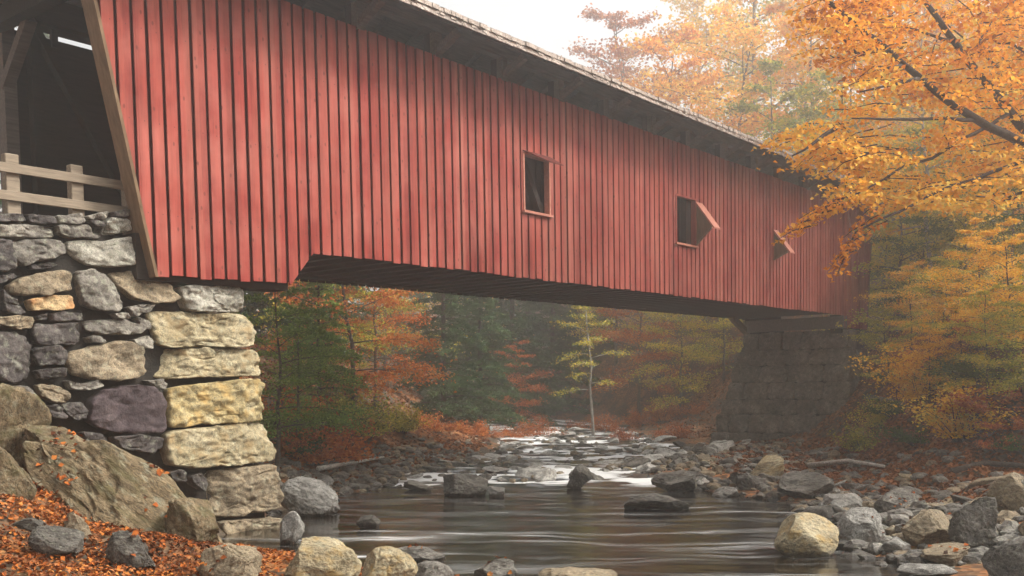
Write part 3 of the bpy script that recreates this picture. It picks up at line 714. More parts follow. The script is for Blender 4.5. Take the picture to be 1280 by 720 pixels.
hero(-50, 62, 494, 612, R_MOSS, 'mossy tan boulder with leaves on top at the left edge below the rubble wall', 12, .6, (0, R(14)), 0, 9, .08, Y=13.0, sink=.1)
hero(-40, 44, 556, 625, R_MOSS, 'rounded mossy boulder half cut off at the left edge of the photo', 13, .7, (0, R(12)), 0, 8, .07, Y=11.6, sink=.1)
hero(36, 110, 666, 702, R_DARK, 'dark grey rock lying in orange leaves at bottom left', 14, .7, Y=None)
hero(70, 118, 645, 672, S_BROWN, 'small brown rock in the leaves just below the huge tan boulder', 15, .7)
hero(124, 200, 662, 712, R_DARK, 'black-sided rock with pale top in front of the huge tan boulder', 16, .6)
hero(14, 62, 652, 668, R_DARK, 'flat dark rock in leaves near the left edge', 17, .7)
hero(250, 336, 682, 735, S_BROWN, 'brown rock at the bottom edge left of the leaf-topped boulder', 18, .7, (0, R(-10)))
hero(344, 446, 684, 738, R_TAN, 'blocky boulder with orange leaves on its flat top at the bottom edge', 19, .6, hmin=.55)
hero(448, 520, 692, 740, R_TAN, 'rounded tan boulder at the bottom edge beside the leaf-topped boulder', 20, .8, hmin=.7)
hero(505, 566, 708, 742, R_GREY, 'greenish grey rock cut by the bottom edge', 21, .8, hmin=.7)
hero(482, 552, 686, 704, R_GREY, 'flat grey slab behind the rounded tan boulder at the water edge', 22, .5)
hero(596, 656, 704, 730, R_GREY, 'low grey rock at the bottom edge with a few orange leaves', 23, .7)
hero(660, 770, 706, 738, S_BROWN, 'long low brown ledge at the bottom edge of the stream', 24, .5)
hero(352, 432, 604, 645, R_PALE, 'pale grey angular boulder at the foot of the abutment corner', 25, .8, (R(10), R(18)), .3, 12)
hero(346, 384, 644, 682, R_PALE, 'white topped wedge rock touching the lowest corner stone', 26, .8, (0, R(22)), 0, 12)
hero(438, 484, 645, 662, R_DARK, 'small black wet rock alone in the dark pool', 27, .7, cat='rock', sub=5)
hero(541, 608, 586, 621, R_DARK, 'large dark grey boulder in midstream below the white rapid', 28, .8, (0, R(8)), 0, 10, sink=.15)
hero(604, 634, 607, 622, R_PALE, 'small pale rock beside the dark midstream boulder', 29, .8, cat='rock', sub=5)
hero(502, 542, 602, 614, R_GREY, 'flat wet rock left of the midstream boulder', 30, .8, cat='rock', sub=5)
# right side
hero(776, 862, 617, 638, R_GREY, 'flat greenish slab at the water edge left of the far pier', 31, .7, planes=7)
hero(815, 880, 588, 615, R_GREY, 'grey angular boulder above the flat slab near the pier', 32, .8)
hero(966, 1052, 650, 696, R_TAN, 'yellow stained block boulder standing in the water on the right', 33, .8, (0, 0), .15, 8, .05, sink=.12, hmin=.6)
hero(1050, 1113, 640, 684, R_PALE, 'pale lumpy boulder right of the yellow stained boulder', 34, .8)
hero(1118, 1200, 636, 688, S_BROWN, 'flat topped brown boulder on the right shore', 35, .8, sink=.15)
hero(1090, 1150, 615, 645, R_GREY, 'smooth grey slab behind the pale lumpy boulder', 36, .8)
hero(1190, 1264, 628, 694, R_DARK, 'large dark boulder near the right edge with a leaf on it', 37, .8, sink=.12)
hero(1232, 1320, 668, 730, R_GREY, 'big grey boulder cut by the lower right corner', 38, .9, (0, R(-15)))
hero(1258, 1320, 590, 632, R_GREY, 'rounded grey boulder at the right edge above the leaves', 39, .9)
hero(1096, 1148, 674, 694, R_PALE, 'small pale rock at the water edge before the flat topped boulder', 40, .8, cat='rock', sub=5)
hero(1150, 1232, 684, 708, S_BROWN, 'low brown slab in the shallows at lower right', 41, .7)
hero(1130, 1196, 704, 722, R_PALE, 'pale flat rock at the bottom edge on the right', 42, .7, cat='rock', sub=5)
hero(960, 1040, 594, 624, R_GREY, 'broad grey boulder in front of the pier foot', 43, .8)
hero(916, 1000, 572, 600, R_TAN, 'slanting tan slab leaning at the foot of the pier', 44, .5, (0, R(-24)))
hero(705, 740, 583, 612, R_GREY, 'upright grey rock at the right end of the white rapid', 45, .8)
hero(1240, 1310, 600, 640, S_BROWN, 'brown boulder behind the large dark boulder at the right edge', 46, .8)

def zone(n, sampler, smin, smax, mats, where, group, mind=.75, flat=1.0, water=False):
    c = 0; tries = 0; pts = []
    while c < n and tries < n*60:
        tries += 1
        x, y = sampler(); s = smin+(smax-smin)*random.random()**2.2
        if any((x-a)**2+(y-b)**2 < (r*.8+s*.6)**2 for a, b, r in HERO): continue
        if any((x-a)**2+(y-b)**2 < ((r+s)*mind)**2 for a, b, r in pts): continue
        q = BMI@Vector((x, y, 0))
        if 8 < q.x < 11.5 and -.2 < q.y < 4.6: continue
        if q.x > 38.6 and -.6 < q.y < 5.2: continue
        if not water and 11.5 > q.x and -.5 < q.y: continue
        g = gz(x, y); inw = XL(y) < x < XR(y)
        z = max(g, float(WL(y))-.06) if inw else g
        tone, m = random.choice(mats)
        me = random.choice(PROTO)
        o = put_rock(me, m, (x, y, z+s*.12), (s, s*random.uniform(.75, 1.1), s*random.uniform(.7, 1.15)*flat), (random.uniform(-.3, .3), random.uniform(-.3, .3), random.uniform(0, 6.28)))
        sz = 'small' if s < (smin+smax)*.4 else 'larger'
        tag(o, f'{sz} {tone} rock {where}', 'rock', group); pts.append((x, y, s)); c += 1
GREYS = [('grey', R_GREY), ('grey', R_GREY), ('brown', S_BROWN), ('dark', R_DARK), ('pale', R_PALE), ('tan', R_TAN)]
def samp(y0, y1, f, p=1.0):
    def s_():
        y = y0+(y1-y0)*random.random()**p; a, b = f(y); return random.uniform(a, b), y
    return s_
zone(64, samp(13.5, 26, lambda y: (XR(y)-.3, XR(y)+WR(y)*1.05)), .15, .8, GREYS, 'among the boulders on the right shore', 'rocks on the right shore')
zone(75, samp(25, 40, lambda y: (XR(y)-1.2, XR(y)+WR(y)*.8)), .2, .8, GREYS+[('pale', R_WHITE), ('pale', R_WHITE), ('pale', R_WHITE)], 'heaped on the gravel bar before the pier', 'rocks before the pier')
zone(34, samp(18, 34, lambda y: (XL(y)-2.3, XL(y)+.5)), .16, .55, GREYS, 'on the left shore behind the abutment', 'rocks on the left shore')
zone(104, samp(27.6, 56, lambda y: (XL(y)-.5, XR(y)+.6), 1.2), .25, .95, [('pale', R_WHITE), ('pale', R_WHITE), ('pale', R_WHITE), ('grey', R_GREY)], 'in the upstream rapids', 'rocks in the rapids', .7, .62, True)
zone(12, samp(12.2, 14.5, lambda y: (XL(y)-1.8, XL(y)+.6)), .08, .22, GREYS, 'at the near waterline bottom left', 'rocks at the near waterline')
# gravel: too many to count
def gravel(name, n, sampler, smin, smax, mats):
    ico = bmesh.new(); bmesh.ops.create_icosphere(ico, subdivisions=2, radius=1); bv = np.array([v.co[:] for v in ico.verts]); bf = np.array([[v.index for v in f.verts] for f in ico.faces]); ico.free()
    vs = []; fs = []; ms = []; k = 0; BV = [bv*(1+.4*vnoise(bv*1.7+i*3.1, i)[:, None]) for i in range(40)]
    XY = np.array([sampler() for _ in range(n)]); G = ground(XY[:, 0], XY[:, 1])
    for i in range(n):
        s = smin+(smax-smin)*random.random()**2.5; v = BV[i % 40]
        v = v*np.array([s, s*random.uniform(.6, 1), s*random.uniform(.4, .75)]); a = random.uniform(0, 6.28)
        v = v@np.array([[math.cos(a), math.sin(a), 0], [-math.sin(a), math.cos(a), 0], [0, 0, 1]])
        vs.append(v+np.array([XY[i, 0], XY[i, 1], max(G[i], (float(WL(XY[i, 1]))-.03) if XY[i, 1] > 27 else -9)+s*.2])); fs.append(bf+k); k += len(bv); ms += [random.randrange(len(mats))]*len(bf)
    me = bpy.data.meshes.new(name); me.from_pydata(np.concatenate(vs).tolist(), [], np.concatenate(fs).tolist()); me.polygons.foreach_set('material_index', ms)
    return tag(link_mesh(name, me, mats), kind='stuff', label='loose grey and brown gravel between the shore rocks', cat='gravel')
def gs():
    r = random.random()
    if r < .62: y = random.uniform(13, 40); return random.uniform(XR(y)-.2, XR(y)+WR(y)*1.2), y
    if r < .85: y = random.uniform(17.8, 36); return random.uniform(XL(y)-2.4, XL(y)+.2), y
    y = random.uniform(27.5, 58); return random.uniform(XL(y)-1.5, XR(y)+1.5), y
gravel('gravel', 5500, gs, .03, .22, [R_GREY, R_GREY, R_DARK, S_BROWN])

# ------------------------------------------------------------------ leaves
def leaf_mesh(name, C, Nrm, size, mat, clump=None, parent=None, aspect=.7, jitter=.35):
    n = len(C); rg = np.random.default_rng(len(C))
    Nrm = Nrm/np.linalg.norm(Nrm, axis=1, keepdims=True)
    a = rg.normal(size=(n, 3)); a -= (a*Nrm).sum(1, keepdims=True)*Nrm; a /= np.linalg.norm(a, axis=1, keepdims=True)
    b = np.cross(Nrm, a); s = (size*(1+rg.uniform(-jitter, jitter, n)))[:, None]
    fold = Nrm*s*.18
    V = np.stack([C-a*s*.5, C+b*s*aspect*.5-a*s*.02+fold, C+a*s*.5, C-b*s*aspect*.5-a*s*.02+fold], 1).reshape(-1, 3)
    me = bpy.data.meshes.new(name); me.vertices.add(4*n); me.vertices.foreach_set('co', V.astype(np.float32).ravel())
    i = np.arange(n)*4; T = np.stack([i, i+1, i+2, i, i+2, i+3], 1).ravel()
    me.loops.add(len(T)); me.loops.foreach_set('vertex_index', T)
    me.polygons.add(2*n); me.polygons.foreach_set('loop_start', np.arange(0, 6*n, 3)); me.polygons.foreach_set('loop_total', np.full(2*n, 3))
    me.update()
    r = me.attributes.new('rnd', 'FLOAT', 'POINT'); r.data.foreach_set('value', np.repeat(rg.random(n), 4).astype(np.float32))
    c = me.attributes.new('clump', 'FLOAT', 'POINT'); c.data.foreach_set('value', np.repeat(clump if clump is not None else rg.random(n), 4).astype(np.float32))
    me.materials.append(mat)
    return me
def rand_norm(n, up=1.0, rg=RNG):
    v = rg.normal(size=(n, 3)); v[:, 2] = np.abs(v[:, 2])*.6+up; return v
def branchy(base, H, crown0, spread, nlimb, seed, lean=(0, 0), r0=.2, droop=-.1, nsub=5, shape=1.0):
    rg = random.Random(seed); mb = MB(); clusters = []
    n = 9; wob = [Vector((0, 0, 0))]
    for i in range(n): wob.append(wob[-1]+Vector((rg.uniform(-1, 1), rg.uniform(-1, 1), 0))*H*.012)
    tr = [Vector((lean[0]*(i/n)**1.4*H, lean[1]*(i/n)**1.4*H, H*i/n))+wob[i] for i in range(n+1)]
    tr[0].z = -.4
    mb.tube(tr, [r0*(1.25 if i == 0 else 1-.88*i/n) for i in range(n+1)], 8)
    def tp(t):
        f = t*n; i = min(int(f), n-1); return tr[i].lerp(tr[i+1], f-i)
    for k in range(nlimb):
        t = crown0+(1-crown0)*((k+rg.random()*.8)/nlimb); p = tp(min(t, .99)); az = k*2.4+rg.uniform(-.5, .5)
        u = (t-crown0)/(1-crown0); L = spread*(.45+.75*math.sin(math.pi*min(.98, (u*.8+.18)))**shape)*rg.uniform(.75, 1.15)*(1-.45*u)
        up = .15+.75*u+rg.uniform(-.15, .15); d = Vector((math.cos(az), math.sin(az), up)).normalized()
        pts = [p]; m = 5
        for j in range(m):
            d = (d+Vector((rg.uniform(-.18, .18), rg.uniform(-.18, .18), droop+rg.uniform(-.08, .08)))).normalized(); pts.append(pts[-1]+d*L/m)
        rl = r0*(.34-.2*u); mb.tube(pts, [rl*(1-.85*j/m) for j in range(m+1)], 5)
        for q in range(nsub):
            f = .3+.7*(q+rg.random())/nsub; i = min(int(f*m), m-1); b = pts[i].lerp(pts[i+1], f*m-i)
            dd = (pts[i+1]-pts[i]).normalized(); sd_ = Vector((-dd.y, dd.x, 0))*(1 if q % 2 else -1); e = (dd*.5+sd_*rg.uniform(.5, 1)+Vector((0, 0, rg.uniform(-.2, .35)))).normalized()
            l = L*rg.uniform(.25, .42); e1 = b+e*l*.5; e2 = e1+(e+Vector((0, 0, droop*1.5))).normalized()*l*.5
            mb.tube([b, e1, e2], [rl*.35, rl*.22, rl*.08], 4)
            clusters += [(b.lerp(e1, .6), l*.42), (e1, l*.45), (e2, l*.5)]
        clusters.append((pts[-1], L*.2)); clusters.append((tp(min(1, t+.05)), L*.15))
    return mb, clusters
def clusters_to_leaves(clusters, per, flat=.35, seed=0):
    rg = np.random.default_rng(seed); C = []; K = []
    w = np.array([c[1] for c in clusters]); 
    for (p, r), q in zip(clusters, w):
        m = max(3, int(per*(.4+q/w.mean()*.6))); d = rg.normal(size=(m, 3))*.55; d[:, 2] *= flat
        C.append(np.array(p)[None]+d*r*1.25); K.append(np.full(m, np.clip(rg.normal(.5, .25), 0, 1)))
    return np.concatenate(C), np.concatenate(K)
TREEMESH = {}
def deciduous(key, H, crown0, spread, nlimb, per, leafsize, seed, mat, bark, flat=.35, **kw):
    mb, cl = branchy(None, H, crown0, spread, nlimb, seed, **kw)
    C, K = clusters_to_leaves(cl, per, flat, seed); C = C[C[:, 2] > .3] if True else C
    K = K[:len(C)]
    tr = mb.build('trunk', bark, None, True); me_t = tr.data; bpy.data.objects.remove(tr)
    me_c = leaf_mesh('crown', C, rand_norm(len(C), .8, np.random.default_rng(seed)), leafsize, mat, K)
    TREEMESH[key] = (me_t, me_c)
def evergreen(key, H, base, spread, seed, mat, bark, nw=26, leafsize=.2, per=85):
    rg = random.Random(seed); r2 = np.random.default_rng(seed); mb = MB(); C = []; K = []; NN = []
    mb.tube([(0, 0, -.4), (0.05, 0, H*.5), (0, .05, H)], [H*.014, H*.009, .02], 7)
    for k in range(nw):
        t = base+(1-base)*(k/nw)**.95; z = H*t
        for j in range(5):
            az = rg.uniform(0, 6.28); L = spread*(1-(t-base)/(1-base)*.93)*rg.uniform(.6, 1.12)
            if rg.random() < .12: continue
            d = Vector((math.cos(az), math.sin(az), 0)); m = 5; pts = [Vector((0, 0, z))]
            for q in range(m): pts.append(pts[-1]+(d+Vector((0, 0, .18-.16*q))).normalized()*L/m)
            mb.tube(pts, [.05*(1-.16*q) for q in range(m+1)], 4)
            n = int(per*L/spread)+14; f = r2.random(n)**.7; idx = np.minimum((f*m).astype(int), m-1); P_ = np.array([p[:] for p in pts])
            q = P_[idx]+(P_[idx+1]-P_[idx])*((f*m-idx)[:, None]); side = np.array([-d.y, d.x, 0]); wd = (1.05-f)*L*.42
            s_ = r2.uniform(-1, 1, n); q = q+side*(s_*wd)[:, None]+r2.normal(size=(n, 3))*.06; q[:, 2] -= np.abs(s_)*wd*.3
            C.append(q); K.append(np.full(n, np.clip(rg.gauss(.5, .25), 0, 1)))
    C = np.concatenate(C); K = np.concatenate(K)
    tr = mb.build('trunk', bark, None, True); me_t = tr.data; bpy.data.objects.remove(tr)
    TREEMESH[key] = (me_t, leaf_mesh('crown', C, rand_norm(len(C), 1.1, r2), leafsize, mat, K, aspect=.35))
def shrub(key, H, spread, n, leafsize, seed, mat, nst=14):
    rg = random.Random(seed); r2 = np.random.default_rng(seed); mb = MB(); cl = []
    for k in range(nst):
        az = rg.uniform(0, 6.28); o = Vector((math.cos(az), math.sin(az), 0)); p = o*spread*.15; L = H*rg.uniform(.6, 1.1); d = (o*rg.uniform(.2, 1.0)*spread/H+Vector((0, 0, 1))).normalized(); pts = [p+Vector((0, 0, -.15))]
        for j in range(4): d = (d+Vector((rg.uniform(-.25, .25), rg.uniform(-.25, .25), -.12))).normalized(); pts.append(pts[-1]+d*L/4)
        mb.tube(pts, [.022, .018, .013, .009, .004], 4)
        for j in range(1, 5): cl += [(pts[j], L*.2), (pts[j]+Vector((rg.uniform(-1, 1), rg.uniform(-1, 1), rg.uniform(-.5, .5)))*L*.18, L*.16)]
    C, K = clusters_to_leaves(cl, n//len(cl), .6, seed); k_ = C[:, 2] > .02; C = C[k_]; K = K[k_]
    tr = mb.build('stems', BARKD, None, True); me_t = tr.data; bpy.data.objects.remove(tr)
    TREEMESH[key] = (me_t, leaf_mesh('foliage', C, rand_norm(len(C), .7, r2), leafsize, mat, K))
def place(key, x, y, scale, name, label, cat, group=None, rz_=None, mat=None, z=None, tilt=0, parts=('trunk', 'crown')):
    t = empty(name, (x, y, gz(x, y)-.05 if z is None else z), random.uniform(0, 6.28) if rz_ is None else rz_)
    t.scale = (scale,)*3; tag(t, label, cat, group)
    for nm, me in zip(parts, TREEMESH[key]):
        o = bpy.data.objects.new(nm, me); COL.objects.link(o); o.parent = t
        if mat and nm == parts[1]:
            o.material_slots[0].link = 'OBJECT'; o.material_slots[0].material = mat
    return t
deciduous('m1', 15, .2, 5.0, 22, 26, .2, 1, L_ORANGE, BARK, r0=.2)
deciduous('m2', 16, .3, 5.6, 22, 26, .2, 2, L_GOLD, BARK, r0=.22, lean=(.08, 0))
deciduous('m3', 12, .15, 4.6, 20, 26, .18, 3, L_YGREEN, BARK, r0=.16)
deciduous('m4', 9, .12, 3.6, 18, 24, .15, 4, L_RUST, BARKD, r0=.11, lean=(.1, .05))
deciduous('slim', 12, .3, 2.2, 18, 9, .13, 5, L_GOLD, PALEBARK, r0=.11, lean=(.03, 0))
evergreen('e1', 15, .04, 4.2, 6, L_NEEDLE, BARKD, 34, .3, 170)
evergreen('e2', 18, .06, 4.8, 7, L_NEEDLE, BARKD, 38, .32, 170)
evergreen('e3', 8, .03, 2.8, 8, L_NEEDLE, BARKD, 24, .16, 260)
shrub('s1', 1.7, 1.5, 2900, .115, 9, L_YGREEN, 22)
shrub('s2', 1.3, 1.6, 2700, .11, 10, L_RUST, 22)
shrub('s3', 2.6, 1.9, 3300, .13, 11, L_GOLD, 24)
shrub('s4', 1.4, 1.7, 2900, .1, 12, L_GREEN, 22)
SP = ('stems', 'foliage')

# forest behind, each a tree of its own: (px, Y, key, scale, material)
def tree_px(px, Y, key, s, mat, label, group, name='maple_tree', cat='tree'):
    x = (px-640)/F*Y; return place(key, x, Y, s, name, label, cat, group, mat=mat)
G1 = 'misty trees seen under the bridge'
for px, Y, key, s, mat, lab, nm in [
 (600, 56, 'e1', .8, None, 0, 0), (640, 64, 'e2', .9, None, 0, 0), (690, 70, 'e1', 1, None, 0, 0), (555, 50, 'e1', .75, None, 0, 0), (480, 52, 'm3', .7, L_YGREEN, 0, 0), (720, 78, 'e2', .9, None, 0, 0), (660, 80, 'e1', 1.1, None, 0, 0), (400, 42, 'e2', .7, None, 0, 0), (585, 70, 'e2', .9, None, 0, 0), (430, 60, 'e2', .9, None, 0, 0), (350, 48, 'e1', .9, None, 0, 0), (500, 74, 'e1', 1.1, None, 0, 0)]:
    if mat: tree_px(px, Y, key, s, mat, 'olive green leafy tree among the misty evergreens beyond the left shore', None)
    else: tree_px(px, Y, key, s, mat, 'dark green evergreen standing in mist beyond the rapids', 'evergreens beyond the rapids', 'evergreen_tree')
for px, Y, key, s, mat, lab in [
 (800, 62, 'm1', .62, L_RUST, 'rust coloured maple in mist right of the pale birch'), (850, 58, 'm3', .6, L_YGREEN, 'yellow green tree in mist left of the pier'),
 (880, 66, 'm1', .7, L_ORANGE, 'orange maple in mist between the pale birch and the pier'), (770, 72, 'm3', .75, L_YGREEN, 'yellow green tree in mist left of the pier'),
 (830, 76, 'm1', .8, L_RUST, 'rust coloured tree in mist left of the pier'), (905, 56, 'm3', .5, L_YGREEN, 'yellow green tree in mist left of the pier'),
 (650, 60, 'm4', .6, L_RUST, 'rust coloured small tree before the misty evergreens'), (610, 84, 'm2', .8, L_GOLD, 'golden tree faint in mist above the rapids'), (735, 90, 'm1', .9, L_ORANGE, 'orange maple in mist between the pale birch and the pier')]:
    tree_px(px, Y, key, s, mat, lab, G1)
t = tree_px(742, 53, 'slim', .78, L_YGREEN, 'slender pale barked birch standing alone on the bank beyond the rapids', None, 'birch_tree')
# left bank behind the abutment
tree_px(346, 25, 'm3', .4, L_BRIGHT, 'bright green leafy sapling right behind the abutment corner', None, 'leafy_sapling')
tree_px(372, 27, 'm3', .34, L_BRIGHT, 'low bright green tree just right of the abutment corner above the shore rocks', None, 'leafy_sapling')
tree_px(400, 32, 'e3', .7, L_BRIGHT, 'small green hemlock over the left shore beside the saplings', None, 'hemlock_tree')
tree_px(300, 40, 'e1', .8, None, 'tall evergreen mostly hidden behind the abutment', None, 'evergreen_tree')
tree_px(440, 34, 'm4', .85, L_RUST, 'rust and brown leaved small maple over the left shore', None)
tree_px(470, 38, 'm1', .42, L_RUST, 'rusty orange maple reaching out just under the bridge deck', None)
tree_px(415, 38, 'm3', .6, L_YGREEN, 'olive green maple behind the rust leaved one on the left shore', None)
for px, Y, key, s, mat, lab in [(352, 26.5, 's4', .9, None, 'low bright green bush at the abutment foot'), (375, 27, 's2', .9, None, 'rust coloured bush on the left shore rocks'), (410, 29, 's2', 1.1, None, 'brown leaved bush in the middle of the left shore'),
 (455, 32, 's1', .9, None, 'yellow green bush on the left shore'), (500, 36, 's1', .6, None, 'yellow green bush at the end of the left shore'), (540, 41, 's2', .8, None, 'wide rust bush at the upstream end of the left shore'), (330, 29, 's2', 1.2, None, 'rust bush half hidden by the abutment')]:
    x = (px-640)/F*Y; place(key, x, Y, s, 'bush', lab, 'bush', parts=SP)
for px, Y in ((585, 47), (610, 49), (640, 51), (670, 53), (700, 55), (760, 56), (800, 57), (830, 58), (870, 56), (780, 50), (840, 49), (720, 58)):
    x = (px-640)/F*Y; place(random.choice(['s2', 's2', 's1']), x, Y, random.uniform(.5, .85), 'bush', 'rust and orange bush on the misty bank beyond the rapids', 'bush', 'rusty bushes beyond the rapids', mat=L_RUST, parts=SP)
# right hillside trees above the roof
G2 = 'autumn trees on the hillside behind the bridge'
labs = {'L_ORANGE': 'orange', 'L_GOLD': 'golden', 'L_YGREEN': 'yellow green', 'L_RUST': 'rust coloured'}
for px, Y, key, s, mat, c in [(840, 74, 'm1', 1.35, L_ORANGE, 'orange'), (900, 70, 'm2', 1.25, L_ORANGE, 'orange'), (800, 88, 'm2', 1.5, L_RUST, 'rust coloured'), (960, 62, 'm3', 1.25, L_YGREEN, 'yellow green'),
 (1010, 68, 'm1', 1.3, L_ORANGE, 'orange'), (930, 84, 'm2', 1.6, L_GOLD, 'golden'), (1060, 60, 'm3', 1.2, L_YGREEN, 'yellow green'), (1110, 70, 'm1', 1.4, L_GOLD, 'golden'), (1160, 58, 'm3', 1.1, L_YGREEN, 'yellow green'),
 (1220, 66, 'm1', 1.3, L_ORANGE, 'orange'), (1280, 56, 'm3', 1.2, L_GOLD, 'golden'), (1340, 60, 'm1', 1.2, L_ORANGE, 'orange'), (1000, 92, 'm2', 1.6, L_YGREEN, 'yellow green'), (1120, 95, 'm1', 1.6, L_ORANGE, 'orange'), (1240, 90, 'm2', 1.6, L_GOLD, 'golden'), (870, 105, 'm1', 1.7, L_GOLD, 'golden'),
 (1110, 48, 'm3', .75, L_YGREEN, 'yellow green'), (1210, 46, 'm3', .8, L_YGREEN, 'yellow green'), (1270, 44, 'm4', .9, L_ORANGE, 'orange'), (1400, 45, 'm2', 1, L_GOLD, 'golden'), (1120, 41, 'm3', .62, L_YGREEN, 'yellow green'), (1180, 43, 'm3', .7, L_YGREEN, 'yellow green'), (1235, 40, 'm3', .55, L_YGREEN, 'yellow green'), (1290, 38, 'm3', .7, L_YGREEN, 'yellow green'), (1145, 52, 'm3', .9, L_GREEN, 'dark green'), (1250, 50, 'e1', .8, None, 'dark green'), (1105, 44, 'm3', .5, L_YGREEN, 'yellow green'), (1150, 40, 'm3', .42, L_GREEN, 'dark green'), (1205, 38, 'm3', .45, L_YGREEN, 'yellow green'), (1262, 36, 'm3', .4, L_GREEN, 'dark green')]:
    tree_px(px, Y, key, s, mat, f'{c} tree on the misty hillside behind the bridge', G2)
tree_px(1166, 40, 'slim', 1.05, L_GOLD, 'thin grey trunked tree standing on the slope right of the bridge end', None, 'slim_tree')
for x_, y_, k_, s_ in ((19.6, 31.5, 'm2', 1.15), (26, 38, 'm1', 1.0)):  # added beyond the right edge to block sun from the far siding end
    place(k_, x_, y_, s_, 'maple_tree', 'maple added on the right slope to shade the far end of the siding', 'tree', 'maples added for shade beyond the right edge')
# hazy left side and beyond, mostly hidden by the bridge
for px, Y, key, s in [(200, 70, 'e2', .9), (60, 60, 'e1', 1), (-100, 55, 'm2', 1), (-250, 60, 'e2', 1), (300, 80, 'm1', 1), (-60, 80, 'e2', 1), (-20, 27, 'e1', .8)]:
    tree_px(px, Y, key, s, None, 'tree in the woods on the left bank hidden behind the bridge', 'woods behind the near end of the bridge', 'forest_tree')
# shrubs on the right slope
GS = 'bushes on the right slope'
k = 0
for px, py in [(1088, 420), (1105, 455), (1130, 430), (1150, 480), (1120, 500), (1165, 440), (1190, 470), (1175, 510), (1210, 440), (1230, 500), (1205, 530), (1245, 455), (1265, 520), (1280, 470), (1100, 375), (1125, 380), (1150, 375), (1180, 380), (1210, 378), (1240, 380), (1275, 380), (1140, 395), (1190, 400), (1240, 405), (1280, 410), (1150, 535), (1250, 545), (1095, 515), (1080, 545), (1285, 545)]:
    h = hit(px, py+18); key, c, m = [('s1', 'yellow green', None), ('s4', 'dark green', None), ('s2', 'rust', None), ('s3', 'golden', None), ('s4', 'dark green', None), ('s2', 'rust', None), ('s1', 'yellow green', None)][k % 7]
    sc_ = random.uniform(.45, .8)*(.75 if py > 500 else 1)
    place(key, h.x, h.y, sc_, 'bush', f'{c} bush on the leafy right slope', 'bush', GS, mat=m, parts=SP).scale = (sc_*random.uniform(.8, 1.4), sc_*random.uniform(.8, 1.3), sc_*random.uniform(.6, 1.15)); k += 1

for j, (px, py, Y_) in enumerate([(1110, 470, 0), (1160, 500, 0), (1200, 455, 0), (1235, 490, 0), (1265, 440, 0), (1140, 440, 0), (1180, 415, 0), (1290, 500, 0), (1225, 420, 0)]):
    h = hit(px, py+12); place('m4', h.x, h.y, random.uniform(.26, .42), 'sapling', 'thin yellow sapling growing on the right slope', 'sapling', 'saplings on the right slope', mat=random.choice([L_GOLD, L_YGREEN]))
def log(pts, r0, r1, label, mat=BARK, name='fallen_branch', cat='branch', lift=.1):
    P_ = [hit(x, y)+Vector((0, 0, lift)) for x, y in pts]; mbx = MB(); n = len(P_); c0 = P_[0].copy()
    mbx.tube([p-c0 for p in P_], [r0+(r1-r0)*i/(n-1) for i in range(n)], 8)
    o = mbx.build(name, mat, None, True); o.location = c0; tag(o, label, cat)
log([(1180, 392), (1205, 378), (1240, 372), (1290, 368)], .07, .03, 'long thin bare branch lying across the top of the right slope', BARKD, lift=.35)
log([(1085, 500), (1120, 508), (1160, 522)], .1, .05, 'short dark log lying on the leafy slope beside the pier')
log([(1010, 588), (1060, 583), (1105, 590)], .08, .04, 'grey driftwood log on the gravel before the pier foot', BIRCH, 'driftwood_log', 'log', .15)
log([(398, 596), (440, 588), (480, 580)], .07, .03, 'driftwood branch across the left shore rocks', BIRCH, 'driftwood_log', 'log', .2)
log([(1190, 596), (1230, 585), (1285, 588)], .09, .05, 'dark log half buried in leaves near the right edge')
# ------------------------------------------------------------------ overhanging maple at the right
TR = empty('maple_tree', (11.6, 20.5, gz(11.6, 20.5)-.1))
tag(TR, 'big orange maple whose branches reach in from the right over the bridge end', 'tree')
tb = Vector(TR.location)
mb = MB()
def limb(pts, r0, r1, dark=False, acc=None):
    acc = acc or mb
    P_ = [at(x, y, Y)-tb for x, y, Y in pts]
    Q = [P_[0]]
    for a, b in zip(P_[:-1], P_[1:]):
        Q += [a.lerp(b, .5)+Vector((random.uniform(-1, 1), random.uniform(-1, 1), random.uniform(-1, 1)))*.03, b]
    n = len(Q); acc.tube(Q, [r0+(r1-r0)*i/(n-1) for i in range(n)], 7); return Q
tk = MB()
fork = at(1330, 215, 20.5)-tb
tk.tube([(0, 0, -.3), (.1, 0, .8), (.05, .1, fork.z*.55), fork], [.42, .3, .25, .2], 12); 
up2 = fork+Vector((.8, .5, 4)); tk.tube([fork, fork+Vector((.3, .2, 1.8)), up2, up2+Vector((.6, .2, 3))], [.2, .15, .1, .03], 9)
tk.build('trunk', BARK, TR, True)
A_ = limb([(1330, 215, 20.5), (1280, 180, 20), (1235, 158, 19.8), (1190, 130, 19.6), (1150, 97, 19.4), (1110, 62, 19.2), (1070, 32, 19), (1028, -4, 18.8), (1000, -40, 18.6)], .1, .03)
B_ = limb([(1330, 215, 20.5), (1290, 172, 21), (1262, 140, 21), (1225, 95, 21.2), (1195, 55, 21.5), (1170, 20, 21.5), (1150, -10, 21.8), (1120, -60, 22)], .12, .035)
